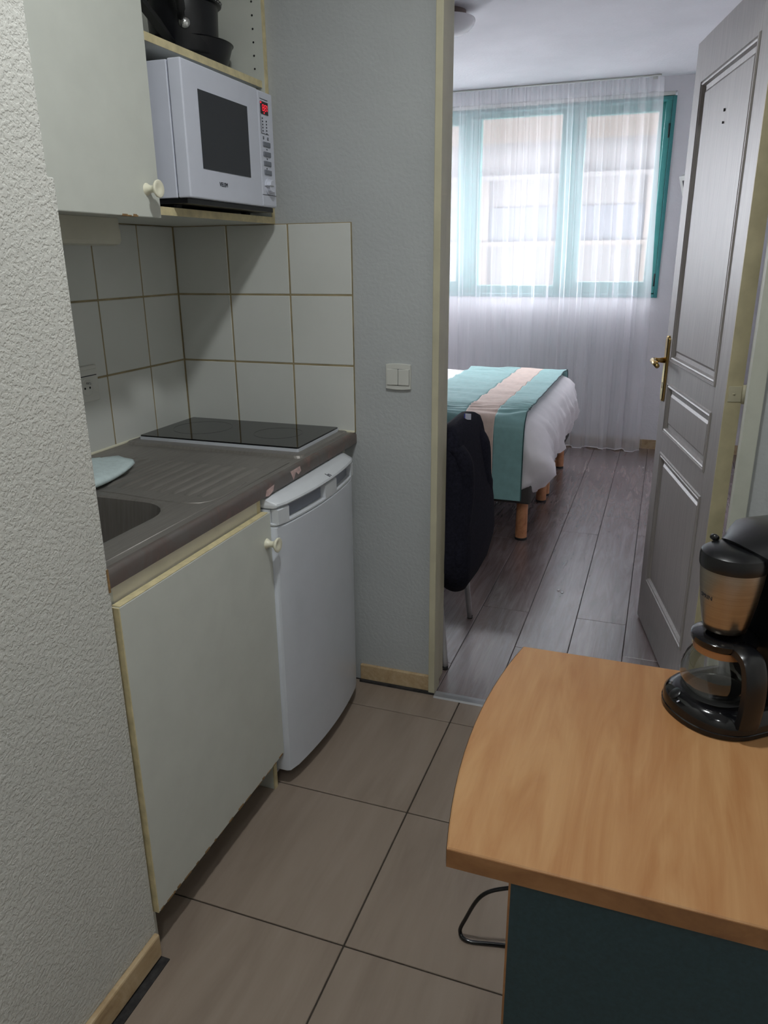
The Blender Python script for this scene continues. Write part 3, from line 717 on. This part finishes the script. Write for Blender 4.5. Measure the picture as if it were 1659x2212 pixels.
# ---- towel on the drainer
tw = nb()
def towel():
    bm = nb(); loops = []
    for i in range(15):
        s = i/14; y = -.905+.345*s; L = []
        for k in range(16):
            a = 2*math.pi*k/16; ca, sa = math.cos(a), math.sin(a)
            wx = .080*(1-.25*s**6) if s < 1 else .05; hz = .011*(1-.4*s**8)
            px = .155+.02*math.sin(4*s)+wx*math.copysign(abs(ca)**.55, ca)
            pz = ZC+.0155+hz*math.copysign(abs(sa)**.6, sa)+.003*math.sin(13*s+3*ca)*max(0, sa)
            L.append((px, y+.01*math.sin(5*ca+2), max(pz, ZC+.0035)))
        loops.append(L)
    return loft(bm, loops, True, True, True)
ob('dish_towel', towel(), 'towel', smooth=True, label='folded pale blue dish towel on the drainer beside the sink', cat='towel')
# ---- wall socket and switch
so = root('wall_socket', (0, -.50, 1.05), 'white wall socket on the side tiles above the worktop', 'socket')
ob('plate', box(-.002, .012, -.550, -.440, 1.012, 1.108, .003), 'white_plastic', so)
ob('lid_bar', box(.012, .0145, -.548, -.446, 1.083, 1.098, .001), 'white_plastic', so)
ob('lid_gap', box(.0121, .0132, -.546, -.447, 1.0805, 1.0825), 'ink', so)
wellm = lathe([(.024, .0125), (.0225, .013), (.021, .0135), (.0195, .0128), (.0, .0126)], (0, -.487, 1.052), 28, axis='x', cap=False)
ob('socket_well', wellm, 'white_plastic', so, True, angle=30)
ob('earth_pin', tube([(.0125, -.487, 1.063), (.024, -.487, 1.063)], .0028, 10), 'chrome', so, True)
for dy in (-.0095, .0095): ob('pin_hole', lathe([(.003, 0), (.003, .0006)], (.0127, -.487+dy, 1.050), 12, axis='x'), 'matblack', so)
sw = root('light_switch', (.7305, 0, 1.005), 'white double rocker light switch on the grey partition wall', 'light switch')
def bulge(x0, x1, z0, z1, bul, y0, y1, n=8, r=.003):
    top = [(x0+(x1-x0)*i/n, z1-bul*(2*i/n-1)**2) for i in range(n+1)]; bot = [(x1-(x1-x0)*i/n, z0+bul*(2*i/n-1)**2) for i in range(n+1)]
    P = top+bot; cx, cz = (x0+x1)/2, (z0+z1)/2
    return loft(nb(), [[(x, y0, z) for x, z in P], [(x, y1+.0015, z) for x, z in P], [(cx+(x-cx)*.97, y1, cz+(z-cz)*.97) for x, z in P]], True, True, True)
ob('plate', bulge(.691, .768, 1.004, 1.081, .003, .0, -.009), 'white_plastic', sw)
ob('rocker_gap', bulge(.6945, .7655, 1.0165, 1.0665, .002, -.0085, -.0094), 'ink', sw)
for a, b in ((.6955, .7295), (.7305, .7640)): ob('rocker', box(a, b, -.0125, -.006, 1.0185, 1.0650, .0015), 'white_plastic', sw)

# ================================================================== TABLE
TZ = .74
tbl = root('kitchen_table', (1.68, -1.2, 0), 'beech topped kitchen table with dark teal side panels', 'table')
def ttop():
    bm = nb(); P = []
    n = 14
    for i in range(n+1):
        t = i/n; P.append((1.279-.026*(1-(2*t-1)**2), -1.452+.496*t))
    P += [(RX-.01, -.950), (RX-.01, -1.452)]
    def ring(ins, z):
        cx, cy = 1.68, -1.2
        return [(x+(ins if x < cx else -ins), y+(ins if y < cy else -ins), z) for x, y in P]
    return loft(bm, [ring(.001, TZ-.028), ring(0, TZ-.027), ring(0, TZ-.0015), ring(.0015, TZ)], True, True, True)
ob('tabletop', ttop(), 'beech', tbl)
def edging():
    bm = nb(); n = 14; P = [(1.279-.026*(1-(2*i/n-1)**2)-.0006, -1.452+.496*i/n) for i in range(n+1)]
    loft(bm, [[(x, y, z) for x, y in P] for z in (TZ-.026, TZ-.002)], False); bx(bm, 1.279, RX-.01, -1.4527, -1.4521, TZ-.0265, TZ-.002); return bm
ob('edge_band', edging(), 'edgewood', tbl)
sp1 = ob('side_panel', box(1.352, RX-.012, -1.443, -1.424, .0, TZ-.028), 'tealpanel', tbl)
ob('edge_band', box(1.3495, 1.352, -1.443, -1.424, .0, TZ-.028), 'edgewood', sp1)
sp2 = ob('side_panel', box(1.36, RX-.012, -.985, -.966, .0, TZ-.028), 'tealpanel', tbl)
ob('edge_band', box(1.3575, 1.36, -.985, -.966, .0, TZ-.028), 'edgewood', sp2)
ob('back_panel', box(1.9, 1.918, -1.424, -.985, .1, TZ-.028), 'tealpanel', tbl)
# power cord looping below the table
cordp = smooth_path([(1.74, -.938, .70), (1.66, -.935, .52), (1.52, -.925, .33), (1.36, -.908, .20), (1.268, -.903, .160), (1.216, -.911, .130), (1.182, -.906, .050), (1.172, -.905, .012), (1.193, -.915, .0045), (1.262, -.901, .0045), (1.36, -.885, .0045), (1.55, -.86, .0045), (1.85, -.84, .0045)], 7)
ob('power_cord', tube(cordp, .0042, 10), 'blackgloss', smooth=True, label='black power cord looping out beside the dark teal table panel', cat='cord')
# ---- coffee maker
cmk = root('coffee_maker', (1.60, -1.05, TZ), 'black filter coffee maker with steel filter basket and glass jug on the table', 'coffee maker')
CX, CY = 1.576, -1.060
def oval(cx, cy, ax_, ay_, z, n=48, back=.0):
    L = []
    for i in range(n):
        a = 2*math.pi*i/n; x = math.cos(a); y = math.sin(a)
        L.append((cx+ax_*x+(back if x > 0 else 0)*abs(x)**.6, cy+ay_*math.copysign(abs(y)**.9, y), z))
    return L
def rotc(bm):
    m_ = Matrix.Translation((CX, CY, 0)) @ Matrix.Rotation(math.radians(38), 4, 'Z') @ Matrix.Translation((-CX, -CY, 0))
    bmesh.ops.transform(bm, matrix=m_, verts=bm.verts[:]); return bm
ob('foot_ring', rotc(loft(nb(), [oval(CX, CY, a, b, TZ+z, back=.10) for a, b, z in ((.062, .073, 0.0), (.067, .078, .002), (.067, .078, .008), (.065, .0755, .010))], True, True, True)), 'blackgloss', cmk, True, angle=40)
base = ob('base', rotc(loft(nb(), [oval(CX, CY, a, b, TZ+z, back=.10) for a, b, z in ((.066, .077, .0095), (.0655, .0765, .014), (.066, .0745, .022), (.060, .067, .030), (.053, .058, .0345), (.047, .050, .0355))], True, True, True)), 'blackgloss', cmk, True, angle=50)
ob('hot_plate', lathe([(.0, .0368), (.045, .0368), (.047, .0355), (.047, .034)], (CX, CY, TZ), 36, cap=False), 'matblack', cmk, True, angle=40)
def tilted(bm, loc, ry, rx):
    bmesh.ops.transform(bm, matrix=Matrix.Translation(loc) @ Matrix.Rotation(math.radians(ry), 4, 'Y') @ Matrix.Rotation(math.radians(rx), 4, 'X'), verts=bm.verts[:]); return bm
ob('power_button', tilted(lathe([(.0095, -.003), (.0095, .003), (.008, .0042), (0, .0042)], n=20, cap=False), (CX-.0545, CY-.020, TZ+.0285), -38, 14), 'black', base, True, angle=40)
for dx, dy, dz in ((-.0625, -.012, .0215), (-.0515, -.037, .0275)):
    ob('button_mark', tilted(box(-.002, .002, -.001, .001, 0, .0006), (CX+dx, CY+dy, TZ+dz), -38, 20), 'tag', base)
jug = root('carafe', (0, 0, 0), None, None); jug.parent = cmk; jug.location = Vector((CX, CY, TZ+.037))-cmk.location
JZ = TZ+.037
ob('glass_bowl', lathe([(.0, 0), (.036, 0), (.043, .003), (.0505, .013), (.0535, .026), (.0520, .040), (.0465, .054), (.0400, .064), (.0375, .070), (.0375, .080)], (CX, CY, JZ), 44, cap=False), 'carafe', jug, True)
ob('collar_band', lathe([(.0382, .0655), (.0398, .0660), (.0398, .0765), (.0382, .077)], (CX, CY, JZ), 44, cap=False), 'collar', jug, True, angle=40)
ob('jug_lid', lathe([(.0395, .0775), (.0425, .078), (.0445, .082), (.0445, .088), (.041, .0905), (.024, .092), (.0, .0925)], (CX, CY, JZ), 44, cap=False), 'blackgloss', jug, True, angle=40)
hd = Vector((.50, -.866, 0)).normalized()
def hpnt(r, z): return Vector((CX, CY, JZ+z))+hd*r
hb_ = nb(); wv = Vector((-hd.y, hd.x, 0))
hpts = smooth_path([hpnt(.034, .083), hpnt(.052, .083), hpnt(.066, .076), hpnt(.075, .052), hpnt(.077, .020), hpnt(.073, -.016)], 5)
loops = []
for i, p in enumerate(hpts):
    d = (hpts[min(i+1, len(hpts)-1)]-hpts[max(i-1, 0)]).normalized(); nn = d.cross(wv).normalized()
    w_, t_ = .0155, .0085
    loops.append([p+wv*a*w_+nn*b*t_ for a, b in ((-1, -.6), (-.6, -1), (.6, -1), (1, -.6), (1, .6), (.6, 1), (-.6, 1), (-1, .6))])
ob('jug_handle', loft(hb_, loops, True, True, True), 'black', jug, True, angle=40)
# filter basket
BZ0 = TZ+.136
fun = ob('filter_basket', lathe([(.024, -.001), (.0285, .001), (.0315, .012), (.0372, .044), (.0410, .074), (.0420, .090), (.0420, .097)], (CX-.002, CY, BZ0), 48, cap=False), 'funnel', cmk, True, angle=60)
ob('basket_bottom', lathe([(.0, -.006), (.010, -.006), (.012, -.002), (.0245, -.0012), (.026, .001)], (CX-.002, CY, BZ0), 36, cap=False), 'black', fun, True, angle=40)
ob('top_ring', lathe([(.0418, .093), (.0435, .0935), (.0445, .097), (.0445, .108), (.0430, .114), (.036, .119), (.018, .122), (0, .123)], (CX-.002, CY, BZ0), 48, cap=False), 'black', cmk, True, angle=40)
def lidtop():
    loops = []
    for i in range(11):
        t = i/10; x = CX-.004+.150*t; z = BZ0+.128+.016*math.sin(min(1, t*1.4)*math.pi*.6); hw = .046+.026*min(1, t*2.5)
        L = []
        for k in range(15):
            s_ = -1+2*k/14; L.append((x+.018*abs(s_)**2*max(0, 1-t*2), CY+hw*s_, z-.012*s_*s_))
        L += [(p[0], p[1], p[2]-.012 if t < .35 else BZ0+.100) for p in L[::-1]]
        loops.append(L)
    return loft(nb(), loops, True, True, True)
ob('water_lid', rotc(lidtop()), 'black', cmk, True, angle=45)
ob('hinge_tab', rotc(lathe([(.004, -.005), (.005, 0), (.004, .005)], (CX-.004, CY+.040, BZ0+.122), 12, axis='y')), 'black', cmk, True)
def column():
    return loft(nb(), [rrect(CX+.096, CY, .052-a, .072-a, .026, z, 5) for a, z in ((.006, TZ+.012), (.003, TZ+.05), (0, TZ+.12), (0, BZ0+.118))], True, True, True)
ob('water_tank', rotc(column()), 'black', cmk, True, angle=45)
# lettering wrapped round the basket
tb = text_bm('SPRIN', .0088, .0003)
for v in tb.verts:
    a = math.radians(216)+v.co.x/.039; zz_ = BZ0+.053+v.co.y; r_ = .0378+(v.co.y)*.16+.0006+v.co.z
    v.co = Vector((CX-.002+r_*math.cos(a), CY+r_*math.sin(a), zz_))
ob('brand_lettering', tb, 'ink', fun)

# ---- kitchen ceiling lamp (lit, above the frame), plus an added unseen fill lamp
for nm, lx, ly, en, lab in (('ceiling_lamp', 1.13, -1.20, KITCHEN_LAMP, 'lit flat ceiling lamp in the kitchen above the table'), ('ceiling_lamp', 1.45, -2.80, FILL_LAMP, 'added flat fill lamp, unseen behind the viewer')):  # second ceiling_lamp is the added fill lamp
    kl = root(nm, (lx, ly, KZ), lab, 'lamp')
    ob('rim', lathe([(.085, 0), (.085, -.018), (.076, -.022), (.072, -.014)], (lx, ly, KZ), 36, cap=False), 'white_plastic', kl, True, angle=40)
    ob('diffuser', lathe([(.0725, -.012), (.0725, -.016), (0, -.0165)], (lx, ly, KZ), 32, cap=False), 'bulb', kl, True, angle=40)
    ld = bpy.data.lights.new('lamp_light', 'AREA'); ld.shape = 'DISK'; ld.size = .12; ld.energy = en; ld.color = (.958, 1, .995)
    lo = bpy.data.objects.new('lamp_light', ld); COL.objects.link(lo); lo.parent = kl; lo.location = (0, 0, -.026)

# ================================================================== BEDROOM
# ---- bed
bd = root('bed', (-.1, 2.28, 0), 'double bed on two charcoal bases with round wooden legs', 'bed')
BX0, BX1 = -1.08, .915
for y0_, y1_ in ((1.475, 2.272), (2.278, 3.075)):
    b_ = ob('bed_base', box(BX0, BX1, y0_, y1_, .205, .385, .012), 'bedbase', bd)
    for x in (BX0+.07, .866):
        for y in (y0_+.065, y1_-.065):
            lg = ob('leg', lathe([(.030, .012), (.0285, .205)], (x, y, 0), 24), 'pine', b_, True, angle=40)
            ob('felt_pad', lathe([(.0315, .0), (.0315, .009), (.030, .012)], (x, y, 0), 24), 'matblack', lg, True, angle=40)
ob('mattress', box(BX0+.005, BX1-.005, 1.480, 3.070, .386, .585, .03, 3), 'mattress', bd)
# ---- duvet
DXc, DYc = (-1.06+.915)/2, 2.275
def dn(x, y, z, s): return noise.noise(Vector((x*s, y*s, z*s)))
def duvet():
    hx, hy = (.915+1.06)/2+.012, .80+.012
    prof = [(-.70, .640), (-.5, .645), (-.34, .647), (-.22, .648), (-.13, .645), (-.07, .634), (-.025, .612), (.005, .580), (.022, .540), (.032, .50), (.036, .46), (.032, .42), (.022, .37), (.012, .325), (.006, .305)]
    pr2 = []
    for i_, (A_, B_) in enumerate(zip(prof, prof[1:])):
        pr2.append((A_[0], A_[1], i_)); pr2.append(((A_[0]+B_[0])/2, (A_[1]+B_[1])/2, i_+.5))
    pr2.append((prof[-1][0], prof[-1][1], len(prof)-1))
    # resample
    loops = []; n = 26
    for off, z, k in pr2:
        base_ = rrect(DXc, DYc, hx+off, hy+off, max(.03, .13+off), 0, 16)
        # resample straight runs for wrinkles
        L = []
        m = len(base_)
        for i in range(m):
            p, q = base_[i], base_[(i+1) % m]; d = (q-p).length; c = 1 if d < .08 else 60
            for j in range(c): L.append(p.lerp(q, j/c))
        out = []
        for p in L:
            side = max(0, (k-5)/9)
            cx_ = max(0, 1-(Vector((p.x-.95, p.y-1.50)).length)/.42)       # puffed foot corner, near side
            ft = 1 if p.x > .80 else 0
            dirn = Vector((p.x-max(-.9, min(.78, p.x)), p.y-max(1.62, min(2.93, p.y)), 0))
            dirn = dirn.normalized() if dirn.length > 1e-4 else Vector((0, 0, 0))
            wr = (abs(dn(p.x*.8, p.y*1.3+z*1.6, z*.4, 6))-.2)*.085+(abs(dn(p.x*1.2, p.y+z*2.2, z, 13))-.15)*.030
            nearf = .25 if (p.y < 1.60 and p.x < .86) else 1
            bulge_ = side*nearf*(cx_*.075+.018*dn(p.x, p.y, 3, 3.5))
            dz = side*(-.055*cx_+.03*dn(p.x, p.y, 9, 4)-(.02 if ft else 0))
            zz2 = z+dz+(dn(p.x, p.y, 0, 6)*.006 if k < 6 else 0)
            if nearf < 1 and k > 5: p = Vector((p.x, max(p.y, 1.450), 0))
            q = Vector((p.x, p.y, zz2))+dirn*((wr*side*1.2*nearf)+bulge_*math.sin(math.pi*min(1, max(0, (k-4)/10))))
            out.append(q)
        loops.append(out)
    bm = nb(); loft(bm, loops, True, True, False); return bm
ob('duvet', duvet(), 'sheet', smooth=True, label='puffy white duvet hanging over the foot of the bed', cat='duvet', solid=0)
# ---- bed runner
def runner_pt(x, t, lift=.0):
    # t: 0 near hem .. 1 far hem, path over the bed
    P = [(1.434, .235), (1.430, .34), (1.428, .48), (1.431, .565), (1.444, .615), (1.478, .648), (1.545, .6585), (1.66, .6615), (2.0, .6615), (2.6, .6615), (2.9, .661), (3.02, .6585), (3.085, .640), (3.12, .60), (3.135, .52), (3.13, .40)]
    n = len(P)-1; f = t*n; i = min(int(f), n-1); u = f-i
    a, b, c, d = P[max(i-1, 0)], P[i], P[i+1], P[min(i+2, n)]
    def cr(k): return .5*((2*b[k])+(c[k]-a[k])*u+(2*a[k]-5*b[k]+4*c[k]-d[k])*u*u+(3*b[k]-a[k]-3*c[k]+d[k])*u**3)
    y, z = cr(0), cr(1)
    if z > .60: z += .0065*math.sin(y*30+x*5+4*dn(x, y, 0, 3.5))*max(.1, .55+.9*dn(x, y, 5, 2.2))+.004*dn(x*.6, y*2.2, 7, 16)+.0030*math.sin(y*150+9*dn(x, y, 3, 4))*max(0, dn(x*.7, y, 11, 4)+.25)*(1.6 if y < 2.1 else .8)+lift+.007
    else: y -= .004+.004*dn(x, z, 2, 9)+lift
    return Vector((x, y, z))
rn = root('bed_runner', (.55, 2.28, .24), 'teal and beige striped runner across the foot of the bed', 'bed runner')
for a, b, m in ((.245, .572, 'rteal'), (.572, .726, 'rbeige'), (.726, .872, 'rteal')):
    bm = grid(lambda u, v: runner_pt(a+(b-a)*u, v), 24, 420)
    ob('fabric_stripe', bm, m, rn, True, solid=.002)
ob('piping', tube([runner_pt(.873, i/110, .001) for i in range(111)], .0028, 6), 'piping', rn, True)
# ---- chair with jacket
ch = root('dining_chair', (.62, .365, 0), 'metal legged chair with its back to the doorway under the jacket', 'chair')
for nm, pts in (('leg', [(.815, .20, .80), (.800, .195, .45), (.846, .155, .004)]), ('leg', [(.815, .53, .80), (.800, .535, .45), (.834, .574, .004)]), ('leg', [(.44, .21, .44), (.395, .165, .004)]), ('leg', [(.44, .52, .44), (.395, .565, .004)])):
    lg = ob(nm, tube(smooth_path(pts, 6), .0112, 12), 'greymetal', ch, True)
    p = pts[-1]; ob('leg_tip', lathe([(.011, 0), (.011, .014)], (p[0], p[1], 0), 14), 'matblack', lg, True)
ob('seat', loft(nb(), [rrect(.615, .365, .20-a, .20-a, .05, z, 5) for a, z in ((.01, .438), (0, .445), (0, .470), (.012, .482))], True, True, True), 'seat', ch, True, angle=40)
ob('backrest', loft(nb(), [rrect(.813, .365, .010, .185-a, .008, z, 4) for a, z in ((.03, .56), (.01, .58), (0, .70), (.01, .80), (.04, .825))], True, True, True), 'seat', ch, True, angle=40)
def jacket():
    # horizontal sections: z, centre x, centre y, half x, half y
    secs = [(.272, .842, .322, .030, .070), (.280, .845, .330, .050, .120), (.32, .852, .352, .062, .190), (.38, .853, .370, .066, .240), (.42, .853, .372, .066, .238), (.52, .850, .372, .062, .236), (.62, .845, .368, .056, .228), (.70, .840, .365, .050, .220), (.765, .833, .362, .046, .214), (.805, .828, .360, .042, .205), (.832, .825, .360, .036, .188), (.848, .824, .360, .026, .160), (.855, .824, .362, .010, .120)]
    loops = []
    for z, cx, cy, hx, hy in secs:
        L = []
        for p in rrect(cx, cy, hx, hy, min(hx, hy)*.95, z, 9):
            d = Vector((p.x-cx, p.y-cy, 0)); d.normalize()
            k = .018*dn(p.x*2, p.y, z*.35, 9)+.008*dn(p.x, p.y, z*.5, 22)
            L.append(p+d*k)
        loops.append(L)
    return loft(nb(), loops, True, True, True)
jk = root('jacket', (.85, .36, .22), 'dark navy jacket hung over the chair back beside the doorway', 'jacket')
ob('jacket_body', jacket(), 'jacket', jk, True)
def sleeve(y, dx, ztip, ytip, x0=.885):
    pts = smooth_path([(x0-.03, y, .80), (x0+.005, y+.01, .74), (x0+.015+dx*.3, y+.025, .62), (x0+.02+dx, ytip, ztip+.05), (x0+.02+dx, ytip+.008, ztip)], 5)
    n = len(pts); loops = []
    for i, p in enumerate(pts):
        t = i/(n-1); r = .050-.010*t; r = r*(.55 if i == 0 else 1)
        L = []
        for k in range(14):
            a = 2*math.pi*k/14; L.append((p.x+r*.62*math.cos(a), p.y+r*math.sin(a)+.006*dn(a, p.z, y, 6), p.z+.012*math.sin(a)*t))
        loops.append(L)
    return loft(nb(), loops, True, True, True)
ob('sleeve', sleeve(.490, -.004, .53, .545, .868), 'jacket', jk, True)
ob('sleeve', sleeve(.20, -.012, .40, .175, .875), 'jacket', jk, True)
lb = box(.842, .862, .372, .376, .848, .868); ob('collar_label', lb, 'tag', jk); ob('collar_label', box(.838, .8425, .3715, .3765, .846, .867), 'tagblue', jk)
# ---- curtain
def curtain_pt(u, v):
    z = .008+(2.470-.008)*v
    xr = 1.352-.064*v**1.0; xl = -.42; x = xl+(xr-xl)*u
    q = .58+u*1.79
    top = v**3; low = 1-v
    y = 3.664
    y += .0065*math.sin(q*2*math.pi/.030+2*math.sin(q*9))*(.35+.65*top)*(.4+.6*abs(dn(q*3, 0, 0, 2)))
    y += (.010+.030*low)*(.55*math.sin(q*2*math.pi/.118+1.6*math.sin(q*4.1))+.45*math.sin(q*2*math.pi/.213+2.2*math.sin(q*2.7)+1))*(.45+.75*abs(dn(q, .3*v, 1, 1.7)))
    # deeper folds at the gathered right end
    e = max(0, (u-.58)/.42)
    y += .030*e*math.sin(q*2*math.pi/.098+.8)*(.4+.6*low)
    am = (.25+.75*abs(dn(q*1.3, 4, 0, 3.1)))
    x += .034*am*math.sin(q*2*math.pi/.118+2.1+1.6*math.sin(q*4.1))*(.25+.75*low**.7)+.006*math.sin(v*7+q*5)*low
    x += .010*math.sin(q*2*math.pi/.043+5*dn(q, 0, 0, 4))*(1-top*.6)
    y -= .03*low*low
    z += .006*math.sin(q*2*math.pi/.2)*(1 if v == 0 else 0)
    return Vector((x, y, z))
cu = root('sheer_curtain', (.2, 3.66, 0), 'white sheer curtain hanging from ceiling to floor across the window', 'curtain')
ob('voile', grid(lambda u, v: curtain_pt(u, v*.965), 800, 40), 'sheer', cu, True)
ob('heading_tape', grid(lambda u, v: curtain_pt(u, .9645+v*.0355)+Vector((0, -.004, 0)), 800, 3), 'sheerband', cu, True)
ob('hem', tube([curtain_pt(i/300, 0) for i in range(301)], .004, 6), 'sheet', cu, True)
ob('curtain_rail', box(-2.6, 1.275, 3.66, 3.68, 2.474, 2.4838, .003), 'white_plastic', label='white curtain rail on the bedroom ceiling above the window', cat='curtain rail')
ob('rail_end_cap', box(1.225, 1.255, 3.640, 3.6455, 2.452, 2.468, .002), 'white_plastic', cu)
# ---- ceiling lamp in the bedroom (off)
bl = root('ceiling_lamp', (.33, 1.93, BZ), 'white dish ceiling lamp in the bedroom beside the door frame', 'lamp')
ob('base', lathe([(.085, 0), (.085, -.035), (.078, -.042)], (.335, 1.90, BZ), 32, cap=False), 'lampbase', bl, True, angle=40)
ob('shade', lathe([(.118, -.036), (.128, -.034), (.131, -.042), (.126, -.056), (.106, -.078), (.06, -.100), (0, -.108)], (.335, 1.90, BZ), 40, cap=False), 'lampglass', bl, True, angle=60)
# ---- wall mounted tv behind the door
tv = root('television', (1.7, 2.6, 1.5), 'white framed television tilted on a wall arm, mostly hidden by the door', 'television')
ta = Vector((1.443, 2.90, 1.805)); te = Vector((.60, -.80, 0)).normalized(); tn = Vector((-te.y*-1, te.x*-1, 0)); tn = Vector((-.80, -.60, 0))
tdn = (Vector((0, 0, -1))*math.cos(.34)-tn*math.sin(.34)).normalized(); tno = te.cross(tdn).normalized()
if tno.dot(tn) < 0: tno = -tno
def tvbox(a0, a1, b0, b1, d0, d1, bev=0):
    bm = box(a0, a1, b0, b1, d0, d1, bev)
    for v in bm.verts: v.co = ta+te*v.co.x+tdn*v.co.y+tno*v.co.z
    return bm
ob('housing', tvbox(0, .52, 0, .32, -.045, 0, .006), 'white_plastic', tv)
ob('bezel_gap', tvbox(.026, .494, .026, .294, -.001, .001), 'matblack', tv); ob('screen', tvbox(.031, .489, .031, .289, .0, .002), 'screen', tv)
pe = ta+te*.26+tdn*.16-tno*.045
ob('wall_arm', tube([pe, pe-tno*.06, Vector((2.02, 2.75, 1.66)), Vector((2.098, 2.75, 1.66))], .014, 10), 'white_plastic', tv, True)
# ---- crumbs on the bedroom floor
for i, (x, y, r) in enumerate(((1.135, .955, .007), (1.152, .935, .006))):
    bm = nb(); bmesh.ops.create_icosphere(bm, subdivisions=2, radius=r, matrix=Matrix.Translation((x, y, .002)) @ Matrix.Diagonal((1, 1.5, .25, 1)))
    ob('paper_scrap', bm, 'sheet', smooth=True, label=('larger' if i == 0 else 'smaller')+' white paper scrap lying on the bedroom planks', cat='scrap', group='white scraps on the bedroom floor')

# ================================================================== OUTSIDE
fa = root('building', (3, 9.3, -4), 'banded building facade across the street behind the curtain', 'building')
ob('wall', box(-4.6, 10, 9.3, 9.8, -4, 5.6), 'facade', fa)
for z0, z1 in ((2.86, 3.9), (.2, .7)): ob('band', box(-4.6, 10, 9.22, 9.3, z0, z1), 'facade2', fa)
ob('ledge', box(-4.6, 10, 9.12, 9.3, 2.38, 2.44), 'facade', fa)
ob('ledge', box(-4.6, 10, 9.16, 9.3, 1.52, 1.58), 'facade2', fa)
for i in range(12):
    x = -4.5+i*1.15; ob('window', box(x, x+.95, 9.26, 9.3, 1.58, 2.03), 'facadewin', fa)
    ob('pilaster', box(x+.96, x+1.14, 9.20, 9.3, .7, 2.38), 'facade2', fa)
    ob('window', box(x, x+.95, 9.26, 9.3, 4.4, 5.4), 'facadewin', fa)
ob('sky_block_wall', box(-9, 10, FY+.001, FY+.25, BZ+.1, 15), 'facade', label='unseen upper wall added above the bedroom window to shade the facade', cat='wall', kind=ST)  # added out of view, keeps skylight off the facade opposite
ob('ground', box(-12, 13, FY+.3, 12, -4.2, -4), 'street', label='grey street below the window', cat='ground', kind=ST)
